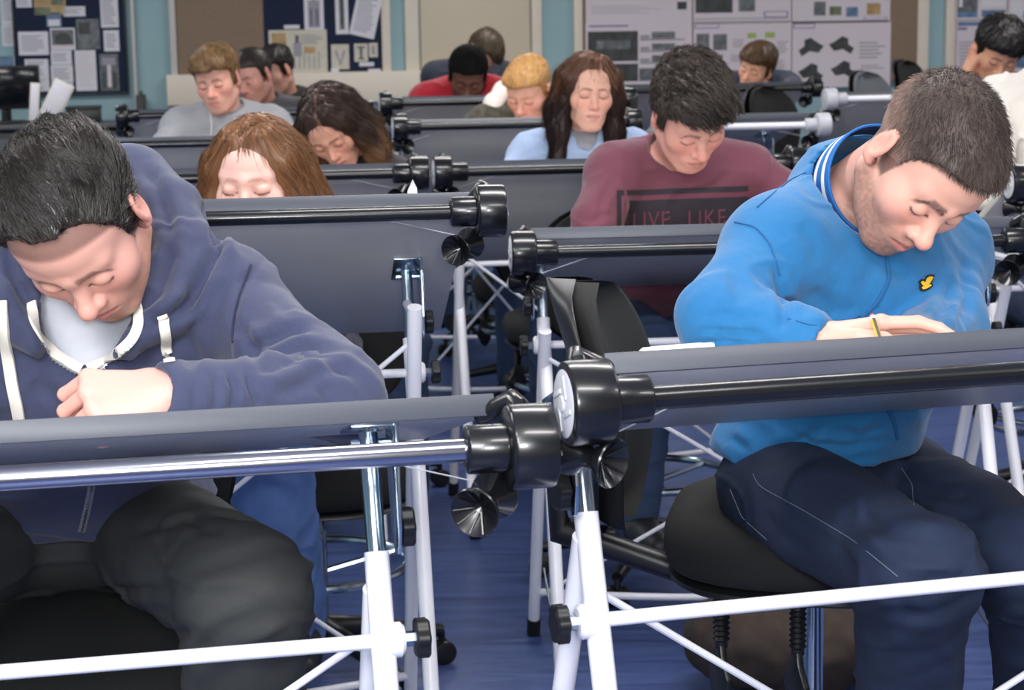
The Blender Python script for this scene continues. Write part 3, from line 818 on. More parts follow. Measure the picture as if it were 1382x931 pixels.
# ------------------------------------------------------------------ people
BCF = np.array([[-1, 0, 0], [0, 0, 1], [0, 1, 0]], float)
def head_rot(yaw, pitch, roll):
    """columns = head axes in the world: x subject's right, y out of the face, z crown.  yaw + = towards the right of the
    picture, pitch + = looking down, roll + = crown leaning to the right of the picture"""
    y, p, r = np.radians([yaw, pitch, roll])
    Rp = np.array([[1, 0, 0], [0, math.cos(p), -math.sin(p)], [0, math.sin(p), math.cos(p)]])
    Ry = np.array([[math.cos(y), 0, math.sin(y)], [0, 1, 0], [-math.sin(y), 0, math.cos(y)]])
    Rr = np.array([[math.cos(r), math.sin(r), 0], [-math.sin(r), math.cos(r), 0], [0, 0, 1]])
    return np.stack([CR, CU, -CF], 1) @ (Rr @ Ry @ Rp @ BCF)

class Head:
    def __init__(s, c, R, sc=1.0, fem=0.0): s.c = np.asarray(c, float); s.R = np.asarray(R); s.sc = sc; s.fem = fem
    def w(s, x, y, z): return s.c + s.R @ (np.array([x, y, z], float) * s.sc)
    def loc(s, p): return ((np.asarray(p) - s.c) @ s.R) / s.sc

def skull_ops(S, H, fem=0.0, ears=True, face=True):
    w, k_, R = H.w, H.sc, H.R
    S.ell(w(0, -.012, .035), np.array([.0755, .098, .083]) * k_, R, .002)
    S.ell(w(0, .03, .045), np.array([.062, .055, .05]) * k_, R, .02)
    if not face: return
    nj = 1 - .10 * fem
    S.ell(w(0, .035, -.03), np.array([.060 * nj, .052, .065]) * k_, R, .03)
    S.ell(w(0, .03, -.068), np.array([.050 * nj, .055, .042]) * k_, R, .03)
    S.sph(w(0, .0735 - .004 * fem, -.094), .019 * k_, .02)
    for s_ in (-1, 1):
        S.cap(w(.050 * s_ * nj, -.005, -.055), w(.022 * s_ * nj, .066, -.095), .018 * k_, .014 * k_, .02)
        S.cap(w(.042 * s_, .066, .026), w(0.004 * s_, .083, .021), .011 * k_, .0095 * k_, .014)
        S.sph(w(.041 * s_, .056, -.018), .024 * k_, .024)
    S.ell(w(0, .078, -.06), np.array([.030, .018, .026]) * k_, R, .015)
    for s_ in (-1, 1): S.sph(w(.031 * s_, .1005, .003), .0165 * k_, .013, 's')
    nr = 1 - .15 * fem
    S.cap(w(0, .079, .014), w(0, .103 - .003 * fem, -.028), .0078 * k_ * nr, .0108 * k_ * nr, .011)
    S.sph(w(0, .1075 - .003 * fem, -.029), .0112 * k_ * nr, .008)
    for s_ in (-1, 1):
        S.sph(w(.0128 * s_ * nr, .0945, -.034), .0083 * k_ * nr, .006)
        S.ell(w(.031 * s_, .0735, .0015), np.array([.0165, .0150, .0130]) * k_, R, .003)
    up = .0046 + .0008 * fem; lo = .0058 + .001 * fem
    for s_ in (-1, 1):
        S.cap(w(.022 * s_, .0855, -.0595), w(.003 * s_, .0955, -.0555), .0028 * k_, up * k_, .006)
        S.cap(w(.019 * s_, .0855, -.0635), w(0, .0945, -.0672), .003 * k_, lo * k_, .006)
    for s_ in (-1, 1):
        S.cap(w(.0235 * s_, .0905, -.0612), w(0, .1022, -.0612), .0013 * k_, .0015 * k_, .003, 's')
        S.sph(w(.0068 * s_, .1025, -.0415), .0034 * k_, .003, 's')
    if ears:
        for s_ in (-1, 1):
            t = math.radians(14); Rl = np.array([[math.cos(.35 * s_), math.sin(.35 * s_), 0], [-math.sin(.35 * s_), math.cos(.35 * s_), 0], [0, 0, 1]]) @ np.array([[1, 0, 0], [0, math.cos(t), math.sin(t)], [0, -math.sin(t), math.cos(t)]])
            S.ell(w(.0775 * s_, -.010, -.002), np.array([.0072, .0205, .035]) * k_, R @ Rl, .006)
            S.ell(w(.0855 * s_, -.0065, .004), np.array([.0058, .0118, .022]) * k_, R @ Rl, .004, 's')
            S.cap(w(.0795 * s_, -.012, .012), w(.0795 * s_, -.006, -.010), .0032 * k_, .0026 * k_, .004)
            S.sph(w(.0745 * s_, .000, -.026), .0085 * k_, .006)

HAIRLINE_Y = np.array([-.12, -.075, -.04, -.012, .002, .022, .032, .042, .058, .072, .085, .12])
HAIRLINE_Z = np.array([-.070, -.062, -.045, -.012, -.030, -.028, .030, .050, .060, .066, .069, .070])

def skin_cols(v, H, sp):
    q = H.loc(v); x, y, z = q.T; ax = np.abs(x)
    base = np.array(L3(sp.get('skin', (214, 164, 148))))
    c = np.tile(base, (len(v), 1))
    near = (np.linalg.norm(q, axis=1) < .17)
    def mix(m, col, a=1.0):
        nonlocal c
        m = (np.clip(m, 0, 1) * near * a)[:, None]; c = c * (1 - m) + np.array(col) * m
    red = base * np.array([1.04, .78, .76])
    mix(np.exp(-(((ax - .042) / .022) ** 2 + ((z + .022) / .024) ** 2)) * (y > .03), red, sp.get('flush', .5))
    mix(np.exp(-((x / .016) ** 2 + ((z + .03) / .018) ** 2)) * (y > .085), red, sp.get('flush', .5) * .9)
    mix((ax > .066) * (np.abs(z) < .045) * (y < .02), red, .55)
    n = vnoise(q * 260) * .5 + .5
    hairc = np.array(L3(sp.get('brow', (62, 44, 34))))
    if sp.get('stubble', 0):
        m = sstep(-.028, -.05, z) * sstep(-.03, .0, y) * (1 - .75 * np.exp(-((x / .021) ** 2 + ((z + .061) / .010) ** 2)) * (y > .07))
        m = m * (1 - .8 * np.exp(-(((ax - .03) / .016) ** 2 + ((z + .035) / .016) ** 2)))
        mix(m * (.55 + .45 * n), np.array(L3(sp.get('beard', (120, 84, 66)))), sp['stubble'])
    m = sstep(.0085, .0065, np.abs(z + .0612 + .0 * x) + .0052 * (ax / .022) ** 2) * sstep(.025, .022, ax) * (y > .082)
    mix(m, np.array(L3(sp.get('lip', (186, 112, 108)))), .85)
    mix(sstep(.0016, .0008, np.abs(z + .0613)) * (ax < .022) * (y > .08), base * .35, .8)
    # brows
    zb = .0215 + .06 * ax - 1.2 * np.maximum(ax - .035, 0)
    th = (.0042 * sstep(.056, .03, ax) + .0012) * sp.get('browt', 1.0) - .002 * sp.get('fem', 0)
    mix(sstep(1.25, .6, np.abs(z - zb) / th) * (ax > .010) * sstep(.054, .046, ax) * (y > .05) * (.5 + .5 * n), hairc, sp.get('browk', .85))
    # lash line under the lowered lids
    dx = (ax - .031) / .0165; zl = -.0058 + .0052 * np.clip(dx * dx, 0, 1.2)
    mix(sstep(.0022, .0010, np.abs(z - zl)) * (np.abs(dx) < 1.0) * (y > .06), np.array(L3(sp.get('lash', (36, 26, 24)))), .95)
    if sp.get('fem', 0): mix(sstep(.009, .003, np.abs(z - zl - .006)) * (np.abs(dx) < 1.1) * (y > .06), base * np.array([.5, .42, .4]), .4)
    # scalp under the hair
    sc = sp.get('scalp', 0)
    hz = np.interp(y, HAIRLINE_Y, HAIRLINE_Z)
    if sc: mix(sstep(-.004, .006, z - hz) * (ax < .0785), hairc, sc)
    return c.astype(F32)

def flowdir(q, kind):
    """hair direction in head space"""
    x, y, z = q.T; n = np.zeros_like(q)
    if kind == 'up_back':      # quiff swept up and back to the side
        n[:, 0] = .35 + .2 * np.sin(z * 60); n[:, 1] = -.75; n[:, 2] = .35 - 1.1 * sstep(.07, .0, z)
    elif kind == 'forward':    # crown forwards onto the brow
        n[:, 0] = x * 4.0; n[:, 1] = .9; n[:, 2] = -.4 - .9 * sstep(.07, .0, z)
    elif kind == 'fringe':     # swept across the brow
        n[:, 0] = -.55; n[:, 1] = .75; n[:, 2] = -.45 - .9 * sstep(.06, .0, z)
    elif kind == 'down':
        n[:, 0] = x * 9; n[:, 1] = -.15 + .0 * y; n[:, 2] = -1.0
    return n

def hair_make(root, H, sp, h, strands=0):
    st = sp['hair']; S = Sdf(); kind = st.get('flow', 'forward')
    K = Sdf(); skull_ops(K, H, sp.get('fem', 0), ears=False, face=False)
    side, top, front = st.get('side', .004), st.get('top', .016), st.get('front', 0)
    lower = st.get('fringe', 0.0); clump = st.get('clump', .004); cf = st.get('cfreq', 70.)
    if st.get('long') is None:
        def fn(p):
            d = K.ev(p); q = H.loc(p); x, y, z = q.T
            az = np.abs(x)
            t = side + (top - side) * sstep(.025, .085, z - .25 * np.maximum(-y - .02, 0)) + front * sstep(.0, .075, y) * sstep(.035, .085, z)
            D = flowdir(q, kind); D /= np.maximum(np.linalg.norm(D, axis=1, keepdims=True), 1e-6)
            # noise squeezed across the flow
            a = q - D * np.einsum('ij,ij->i', q, D)[:, None] * .8
            t = t + clump * sstep(.0, .05, z) * (vnoise(a * cf) + .7 * vnoise(a * cf * 2.3, 3) + .45 * vnoise(a * cf * 4.6, 8)) + .4 * clump * vnoise(q * 30, 5)
            hz = np.interp(y, HAIRLINE_Y, HAIRLINE_Z) + st.get('raise', 0) * sstep(.03, .06, y) + st.get('recede', 0) * np.exp(-((az - .045) / .02) ** 2) * sstep(.03, .05, y)
            hz = hz - lower * sstep(.03, .06, y) * (1 + .35 * vnoise(q * 55, 9)) + .004 * vnoise(q * 120, 2)
            e = hz - z
            return np.maximum(d - t * H.sc, e * H.sc * .9) + .25 * np.maximum(0, .004 - np.abs(d - t - e))
        S.custom(fn, H.w(0, 0, .03), .17 * H.sc, .002)
    else:
        w = H.w; k_ = H.sc; L_ = st['long']
        S.ell(w(0, -.018, .037), np.array([.0835, .106, .092]) * k_, H.R, .002)
        for s_ in (-1, 1):
            for path, r in L_[s_]:
                S.chain([w(*q) for q in path], [a * k_ for a in r], .022)
        for (c, r) in st.get('face', [((0, .118, -.035), (.052, .052, .108))]):
            S.ell(w(*c), np.array(r) * k_, H.R, .006, 's')
        def post(p):
            q = H.loc(p); x, y, z = q.T
            a = np.stack([x, y, z * .12], 1)
            part = np.exp(-((x - st.get('part', 0)) / .0035) ** 2) * sstep(.05, .09, z) * (y > -.05)
            calm = 1 - .85 * ((np.abs(x) < .075) & (y > .035) & (z < .10))
            return calm * (.0035 * vnoise(a * 75) + .002 * vnoise(a * 170, 4) + .003 * vnoise(q * 22, 6) + .006 * part) * H.sc
        S.post = post
    v, f = S.mesh(h)
    nn = vnormals(v, f)
    ql = H.loc(v)
    c0 = np.array(L3(st['col'])); c1 = np.array(L3(st.get('col2', st['col'])))
    tz = vnoise(np.stack([ql[:, 0] * 60, ql[:, 1] * 60, ql[:, 2] * 12], 1), 11)[:, None] * .5 + .5
    if st.get('ombre'):
        tt = sstep(st['ombre'][0], st['ombre'][1], ql[:, 2])[:, None]
        cols = c0 * (1 - tt) + c1 * tt
    else: cols = c0 * (1 - .5 * tz) + c1 * (.5 * tz)
    if st.get('part') is not None and st.get('long') is not None:
        pm = (np.exp(-((ql[:, 0] - st['part']) / .0026) ** 2) * sstep(.055, .085, ql[:, 2]) * (ql[:, 1] > -.04))[:, None] * .8
        cols = cols * (1 - pm) + np.array(L3(sp.get('skin', (214, 164, 148)))) * .75 * pm
    if st.get('fade'):
        fz = (sstep(.062, .012, ql[:, 2] + .25 * ql[:, 1]) * (np.abs(ql[:, 0]) > .03))[:, None] * .8
        cols = cols * (1 - fz) + np.array(L3(st['fade'])) * fz
    hm = mat('hair_' + sp['key'], (60, 45, 35), st.get('rough', .42), attr='tint', spec=st.get('spec', .3))
    V, Q, Cc = v, f, cols
    if strands:
        rr = np.random.RandomState(5)
        ids = rr.choice(len(v), strands, replace=len(v) < strands)
        if st.get('strand_top'): 
            m = ql[ids][:, 2] > st['strand_top']; ids = ids[m]
        if st.get('long') is not None:
            qq = ql[ids]; m = ~((qq[:, 1] > .05) & (np.abs(qq[:, 0]) < .062) & (qq[:, 2] < .092)); ids = ids[m]
        p = v[ids] + nn[ids] * .0002; n0 = nn[ids].copy()
        Ls = st.get('slen', .03) * (0.6 + .6 * rr.rand(len(ids))); ks = 6; step = (Ls / (ks - 1))[:, None]
        pts = [p]; lift = st.get('lift', .12)
        seedd = rr.randn(len(ids), 3) * st.get('jit', .16)
        for i in range(ks - 1):
            q = H.loc(p); D = flowdir(q, st.get('sflow', kind))
            # clump wobble shared by neighbours
            D = D + np.stack([vnoise(q * 45, 21), vnoise(q * 45, 22), vnoise(q * 45, 23)], 1) * st.get('wob', .5)
            D = D @ H.R.T; D = D - n0 * np.einsum('ij,ij->i', D, n0)[:, None]
            D /= np.maximum(np.linalg.norm(D, axis=1, keepdims=True), 1e-6)
            D = D + n0 * (lift * (1 + .0 * i)) + seedd
            p = p + D / np.linalg.norm(D, axis=1, keepdims=True) * step
            d = S.ev(p.astype(F32)); g = np.zeros_like(p)
            for ax in range(3):
                q_ = p.copy(); q_[:, ax] += .002; g[:, ax] = (S.ev(q_.astype(F32)) - d) / .002
            g /= np.maximum(np.linalg.norm(g, axis=1, keepdims=True), .3)
            want = .0005 + st.get('loft', .003) * (i + 1) / ks * (0.2 + 1.6 * ((ids * 7919) % 101) / 101)
            p = p + g * np.clip(want - d, -.006, .006)[:, None]; n0 = g / np.maximum(np.linalg.norm(g, axis=1, keepdims=True), 1e-6)
            pts.append(p)
        SP = np.stack(pts, 1)
        v2, q2 = strand_mesh(SP, st.get('srad', .0006), .2)
        cs = cols[ids] * (.55 + 1.0 * rr.rand(len(ids))[:, None] ** 1.5)
        V = np.concatenate([v, v2]); Q = np.concatenate([f, q2 + len(v)]); Cc = np.concatenate([cols, np.repeat(cs, SP.shape[1] * 3, 0)])
    o = np_mesh('hair', V, Q, hm, root, cols=Cc)
    return o, S

def hand_ops(S, wr, fd, pn, td, curls, thumb=(.6, .5), sc=1.0, spread=.06, wrist_r=.024, tipbase=None):
    """wrist point, finger direction, palm normal (out of the palm), thumb-side direction; curl per knuckle in radians for index..little"""
    fd, pn = norm(fd), norm(pn); td = norm(np.asarray(td) - fd * np.dot(td, fd)); pn = norm(pn - fd * np.dot(pn, fd) - td * np.dot(pn, td))
    k = .007
    L_ = [(.046, .027, .020), (.050, .031, .021), (.046, .028, .021), (.036, .021, .018)]
    offs = [.030, .010, -.011, -.030]; ml = [.090, .092, .087, .080]
    S.cap(wr - fd * .03, wr + fd * .02, wrist_r * sc, .022 * sc, .02)
    for i in range(4):
        kn = wr + fd * ml[i] * sc + td * offs[i] * sc - pn * (.004 if i in (1, 2) else .0) * sc
        S.cap(wr + fd * .018 * sc + td * offs[i] * .55 * sc, kn, .0145 * sc, .0100 * sc, .014)
        d = norm(fd + td * spread * offs[i] / .03); p = kn
        S.sph(kn - pn * .001, .0105 * sc, .006)
        c = curls[i] if hasattr(curls[i], '__len__') else (curls[i],) * 3
        r = [.0092, .0082, .0073, .0060] if i < 3 else [.0080, .0070, .0063, .0054]
        a = 0
        for j in range(3):
            a += c[j]; dj = d * math.cos(a) + pn * math.sin(a)
            q = p + dj * L_[i][j] * sc
            S.cap(p, q, r[j] * sc, r[j + 1] * sc, .003)
            p = q
    # thumb
    b = wr + fd * .022 * sc + td * .020 * sc + pn * .006 * sc
    d1 = norm(td * thumb[0] + fd * .75 + pn * thumb[1]); m = b + d1 * .042 * sc
    S.cap(b, m, .0145 * sc, .0108 * sc, .012)
    d2 = norm(td * thumb[0] * .35 + fd * .95 + pn * (thumb[1] + .1)); m2 = m + d2 * .032 * sc
    S.cap(m, m2, .0102 * sc, .0090 * sc, .003)
    d3 = norm(d2 + pn * .35 - td * .15); S.cap(m2, m2 + d3 * .024 * sc, .0092 * sc, .0068 * sc, .003)

def ik(a, c, l1, l2, hint):
    """elbow for shoulder a and wrist c"""
    ac = c - a; L = np.linalg.norm(ac); L = min(L, l1 + l2 - 1e-3); w = norm(ac)
    x = (l1 * l1 - l2 * l2 + L * L) / (2 * L); hh = math.sqrt(max(l1 * l1 - x * x, 0))
    o = norm(hint - w * np.dot(hint, w)); return a + w * x + o * hh

def skeleton(sp):
    J = {}
    hx, hy, hd = sp['head']
    if sp.get('desk') and 'N' not in sp.get('ov', {}):     # keep the chest behind the table's lower edge
        Dk = DESKS[sp['desk']]
        for _ in range(3):
            q = P(hx, hy, hd) - Dk['o']; R0 = head_rot(*sp['eul']); K0 = q + R0 @ np.array([0, -.03, -.07]) + Dk['ry'] * .045
            hd += max(0, Dk['D'] * Dk['cu'] + .02 - float(np.dot(K0, Dk['ry']))) * .9
    J['H'] = P(hx, hy, hd); sc = sp.get('scale', 1.0)
    R = head_rot(*sp['eul']); J['R'] = R
    H = Head(J['H'], R, sp.get('hsc', 1.0), sp.get('fem', 0)); J['head'] = H
    a = math.radians(sp.get('turn', 0)) + YAW
    # facing: towards the camera along the table's depth, turned to the right of the picture for turn > 0
    Fd = np.array([math.sin(a), -math.cos(a), 0]) if True else None
    Rt = np.cross(Fd, UP); J['F'] = Fd; J['Rt'] = Rt
    K = H.w(0, -.03, -.07); J['K'] = K
    ov = sp.get('ov', {})
    N = P(*ov['N']) if 'N' in ov else K - Fd * .045 - UP * .07
    J['N'] = N
    sw = sp.get('sw', .175) * sc
    for s_, n in ((1, 'R'), (-1, 'L')):
        J['sh' + n] = P(*ov['sh' + n]) if 'sh' + n in ov else N - UP * .05 + Rt * sw * s_ + Fd * .012
    zs = sp.get('seat', J['H'][2] - .72)
    J['seat'] = zs
    if 'pel' in ov: J['pel'] = P(*ov['pel'])
    else:
        zp = zs + .134; dz = N[2] - zp; back = math.sqrt(max(.50 ** 2 - dz * dz, .003)); q = N - Fd * min(back, .34); J['pel'] = np.array([q[0], q[1], zp])
    pel = J['pel']
    dk = sp.get('desk'); Dk = DESKS.get(dk); J['slope'] = (norm(Fd + UP * .3), norm(UP - Fd * .3))
    if Dk is not None: J['slope'] = tuple(Dk['ry'] * Dk[k_][1] + UP * Dk[k_][2] for k_ in ('sv', 'nv'))
    for s_, n in ((1, 'R'), (-1, 'L')):
        if 'wr' + n in ov: J['wr' + n] = P(*ov['wr' + n])
        else:
            q = N + Fd * sp.get('reach', .30) + Rt * s_ * sp.get('wsep', .10) - UP * .34
            if Dk is not None:
                rel = q - Dk['o']; yb = float(np.clip(np.dot(rel, Dk['ry']), .50, .60)); xb = float(np.dot(rel, Dk['rx']))
                q = desk_local(dk, xb, yb) + UP * .056
            J['wr' + n] = q
        if Dk is not None:
            rel = J['wr' + n] - Dk['o']; yb = float(np.dot(rel, Dk['ry']))
            if yb < Dk['D'] + .05: J['wr' + n][2] = max(J['wr' + n][2], desk_local(dk, float(np.dot(rel, Dk['rx'])), yb)[2] + sp.get('lift', .052))
        if 'el' + n in ov: J['el' + n] = P(*ov['el' + n])
        else:
            J['el' + n] = ik(J['sh' + n], J['wr' + n], .285, .255, Rt * s_ * sp.get('elout', 1.0) - UP * (.1 if Dk is not None else .75) - Fd * .2)
            if Dk is not None:
                e_ = J['el' + n]; rel = e_ - Dk['o']; yb = float(np.dot(rel, Dk['ry']))
                if yb < Dk['D'] + .1: e_[2] = max(e_[2], desk_local(dk, 0, yb)[2] + .088)
        hp = P(*ov['hip' + n]) if 'hip' + n in ov else pel + Rt * s_ * .09 + UP * .0 + Fd * .03
        J['hip' + n] = hp
        kn = P(*ov['kn' + n]) if 'kn' + n in ov else hp + Fd * .42 + Rt * s_ * .05 - UP * .02
        J['kn' + n] = kn
        an = P(*ov['an' + n]) if 'an' + n in ov else kn - Fd * (.12 if zs > .5 else .03) - UP * min(.42, kn[2] - .09)
        J['an' + n] = an
    return J

def crease(v, q, lines):
    """press creases into the cloth along lines (photo pixels, width in pixels, depth in metres)"""
    n = vnormals(v, q); r = v - CPOS; d = r @ CF
    px = np.stack([CX + FPX * (r @ CR) / d, CY - FPX * (r @ CU) / d], 1)
    face = np.einsum('ij,ij->i', n, r) < 0
    for path, w, dep in lines:
        p = np.array(path, float); best = np.full(len(v), 1e9); tt = np.zeros(len(v)); L = np.linalg.norm(np.diff(p, axis=0), axis=1); acc = np.r_[0, np.cumsum(L)]
        box = face & (px > p.min(0) - 4 * w).all(1) & (px < p.max(0) + 4 * w).all(1); ix = np.flatnonzero(box)
        if not len(ix): continue
        x = px[ix]; b_ = np.full(len(ix), 1e9); t_ = np.zeros(len(ix))
        for i in range(len(p) - 1):
            e = p[i + 1] - p[i]; t = np.clip(((x - p[i]) @ e) / (e @ e), 0, 1); dd = np.linalg.norm(x - p[i] - t[:, None] * e, axis=1)
            m = dd < b_; b_[m] = dd[m]; t_[m] = (acc[i] + t[m] * L[i]) / acc[-1]
        fade = np.minimum(1, np.minimum(t_, 1 - t_) * 5 + .15)
        g = np.exp(-(b_ / w) ** 2) - .5 * np.exp(-((b_ - 1.9 * w) / (1.1 * w)) ** 2)
        v[ix] -= (n[ix] * (dep * g * fade)[:, None]).astype(v.dtype)
    return v

def torso_ops(S, J, g, sp, arms=True, sleeve=1.0, legs=True):
    """g = growth over the body's own surface"""
    N, pel, Rt = J['N'], J['pel'], J['Rt']
    lat = norm(J['shR'] - J['shL']); up = norm(N - pel); fw = norm(np.cross(up, lat)); lat = norm(np.cross(fw, up)) * 1
    if np.dot(fw, J['F']) < 0: fw = -fw
    A = np.stack([lat, fw, up], 1); b = sp.get('bulk', 1.0)
    mid = (J['shR'] + J['shL']) / 2; Lt = np.linalg.norm(N - pel)
    ch = mid * .78 + pel * .22 - up * .0; be = mid * .42 + pel * .58 + fw * .02
    hw = np.linalg.norm(J['shR'] - J['shL']) / 2
    S.ell(ch, (hw * .88 * b + g, .112 * b + g, .19 + g), A, .03)
    S.ell(be, (.150 * b + g, .108 * b + g, .17 + g), A, .06)
    # pelvis stays level on the seat
    latp = norm(Rt); Ap = np.stack([latp, J['F'], UP], 1)
    S.ell(pel + UP * .005, (.168 * b + g, .115 + g, .100 + g), Ap, .06)
    for n in 'RL':
        s_ = 1 if n == 'R' else -1
        S.cap(N - up * .015 - lat * 0, J['sh' + n] + up * .006, .052 + g * .8, .052 * b + g, .04)
        S.cap(mid * .8 + pel * .2 + fw * .03 + lat * s_ * .06, J['sh' + n] - up * .03, .066 * b + g, .05 * b + g, .09)
        if arms:
            sh, el, wr = J['sh' + n], J['el' + n], J['wr' + n]
            ra = sp.get('arm', (.050, .039, .029))
            if sleeve >= 1: S.chain([sh, el, wr], [ra[0] * b + g, ra[1] + g, ra[2] + g], .02)
            elif sleeve > 0: S.cap(sh, sh + (el - sh) * sleeve, ra[0] * b + g, (ra[0] * .9) * b + g * 1.6, .02)

def body_mesh(root, J, sp, h):
    S = Sdf(); H = J['head']; skull_ops(S, H, sp.get('fem', 0), ears=sp.get('ears', True))
    nr = sp.get('neckr', .056 - .010 * sp.get('fem', 0))
    S.cap(H.w(0, -.022, -.045), J['N'] - UP * .01, nr * H.sc, nr + .004, .025)
    torso_ops(S, J, -.022, sp)
    for n in 'RL':
        el, wr = J['el' + n], J['wr' + n]
        S.cap(el, wr, .026, .021, .02)
        S.chain([J['hip' + n] - UP * .015, J['kn' + n], J['an' + n]], [.056, .040, .030], .03)
        S.cap(J['an' + n] - UP * .035, J['an' + n] + J['F'] * .11 - UP * .058, .027, .018, .02)
        hd = sp.get('hand' + n)
        s_ = 1 if n == 'R' else -1
        if hd and 'bd' in hd:
            hd = dict(hd); b_ = hd.pop('bd'); up_s, up_n = J['slope']; rx_ = np.cross(up_s, up_n); rx_ = rx_ * np.sign(rx_[0])
            fr = lambda v_: rx_ * v_[0] + up_s * v_[1] + up_n * v_[2]
            hand_ops(S, wr, fr(b_[0]), fr(b_[1]), fr(b_[2]), **hd)
        elif hd: hand_ops(S, wr, **hd)
        else:
            up_s, up_n = J['slope']
            fd = norm(up_s * .85 - J['Rt'] * s_ * .5)
            hand_ops(S, wr, fd, -up_n, -J['Rt'] * s_ + .3 * J['F'], [(.15, .35, .3)] * 4, (.5, .12))
    if sp.get('extra'): sp['extra'](S, J)
    v, q = S.mesh(h)
    c = skin_cols(v, H, sp)
    m = mat('skin_' + sp['key'], sp.get('skin', (214, 164, 148)), .48, attr='tint', sss=.12, bump=.08, bscale=900, spec=.4)
    return np_mesh('body', v, q, m, root, cols=c), S

def top_mesh(root, J, sp, h):
    t = sp['top']; S = Sdf(); g = t.get('g', .008); H = J['head']
    torso_ops(S, J, g, sp, sleeve=t.get('sleeve', 1.0))
    Ap = np.stack([norm(J['Rt']), J['F'], UP], 1)
    S.ell(J['pel'] + UP * .03, (.166 * sp.get('bulk', 1) + g, .124 + g, .085), Ap, .04)
    if t.get('add'): t['add'](S, J)
    up = norm(J['N'] - J['pel'])
    nk = J['N']; nd = norm(J['K'] - J['N'])
    if t.get('neck', .062): S.cap(nk + nd * .012 + J['F'] * t.get('nf', .004), nk + nd * .2, t.get('neck', .062), t.get('neck', .062) * 1.2, .006, 's')
    if t.get('cut'): t['cut'](S, J)
    if t.get('vee'):
        fw = J['F']; a = nk + fw * .075 + UP * .02; S.cap(a, nk + fw * .10 - up * t['vee'], .045, .004, .006, 's')
    hem = t.get('hem')
    if hem is not False:
        z = J['pel'][2] + (hem if hem is not None else -.015)
        S.plane_cut(np.array([J['pel'][0], J['pel'][1], z]), -UP + J['F'] * t.get('hemt', .10), .006)
    for n in 'RL':
        if t.get('sleeve', 1.0) >= 1:
            el, wr = J['el' + n], J['wr' + n]; ax = norm(wr - el)
            S.sph(wr + ax * t.get('cuff', .050), .045, .004, 's')      # open cuff
    fa = t.get('fold', .006); seed = t.get('seed', 1)
    els = [J['elR'], J['elL']]
    def post(p):
        d = fa * (.5 * vnoise(p * 8, seed) + .4 * vnoise(p * 21, seed + 1))
        m = np.abs(vnoise(p * np.array([9, 9, 16]), seed + 2)); d = d - fa * .8 * np.maximum(0, .18 - m) / .18 * .9
        for n in 'RL':
            e = J['el' + n]; r = np.linalg.norm(p - e, axis=1)
            a = norm(J['sh' + n] - J['wr' + n]); w_ = np.exp(-(r / .11) ** 2)
            d = d + fa * 1.0 * w_ * np.sin((p @ a) * (120 + 0 * r) + 6.0 * vnoise(p * 9, seed + 5)) * (.35 + .35 * vnoise(p * 14, seed + 7))
        return d.astype(F32)
    S.post = post
    v, q = S.mesh(h)
    if t.get('crease'): v = crease(v, q, t['crease'])
    m = mat(t['mat'], t['rgb'], t.get('rough', .85), var=t.get('var', .05), vscale=t.get('vs', 300), bump=t.get('bump', .25), bscale=t.get('bs', 900), sheen=t.get('sheen', .15), fold=t.get('fb', .35), fscale=t.get('fs', 9.))
    return np_mesh(t.get('name', 'top'), v, q, m, root), S

def trousers_mesh(root, J, sp, h):
    t = sp.get('trou', {}); S = Sdf(); b = sp.get('bulk', 1.0); pel = J['pel']
    A = np.stack([norm(J['Rt']), J['F'], UP], 1)
    S.ell(pel - UP * .008 + J['F'] * .012, (.168 * b, .122, .102), A, .03)
    for n in 'RL':
        r = t.get('r', (.088, .066, .056))
        S.chain([J['hip' + n] - UP * .012, J['kn' + n], J['an' + n] - UP * .03], [r[0] * b * .94, r[1], r[2]], .03)
    wc = (pel + UP * t.get('waist', .055)).astype(F32); Fv = J['F'].astype(F32)
    S.custom(lambda p: np.maximum(wc[2] - p[:, 2], np.abs((p - wc) @ Fv) - .2), wc + UP * .1, .5, .006, 's')
    fa = t.get('fold', .006)
    def post(p):
        d = fa * (.7 * vnoise(p * 10, 31) + .45 * vnoise(p * 24, 32)) - fa * .8 * np.maximum(0, .15 - np.abs(vnoise(p * np.array([8, 8, 14]), 33))) / .15
        for n in 'RL':
            kk = J['kn' + n]; r = np.linalg.norm(p - kk, axis=1); a = norm(J['hip' + n] - J['an' + n])
            d = d + fa * np.exp(-(r / .10) ** 2) * np.sin((p @ a) * 150 + 3 * vnoise(p * 15, 35)) * .7
        return d.astype(F32)
    S.post = post
    v, q = S.mesh(h)
    if t.get('crease'): v = crease(v, q, t['crease'])
    m = mat(t.get('mat', 'blue_jeans'), t.get('rgb', (46, 66, 104)), .85, var=t.get('var', .12), vscale=t.get('vs', 40), bump=.25, bscale=900)
    o = np_mesh('trousers', v, q, m, root)
    for n in 'RL':
        an = J['an' + n]; S2 = Sdf(); f = J['F']; bot = an - UP * .075
        S2.cap(an - UP * .035 - f * .02, an - UP * .045 + f * .09, .042, .036, .02)
        S2.cap(an - UP * .05 + f * .06, an - UP * .052 + f * .165, .038, .030, .03)
        S2.plane_cut(bot, -UP, .006)
        S2.plane_cut(an - UP * .005, UP, .006)
        v, q = S2.mesh(.007)
        np_mesh('shoe', v, q, mat('dark_shoe_' + sp['key'], t.get('shoe', (30, 30, 34)), .5), root)
    return o, S

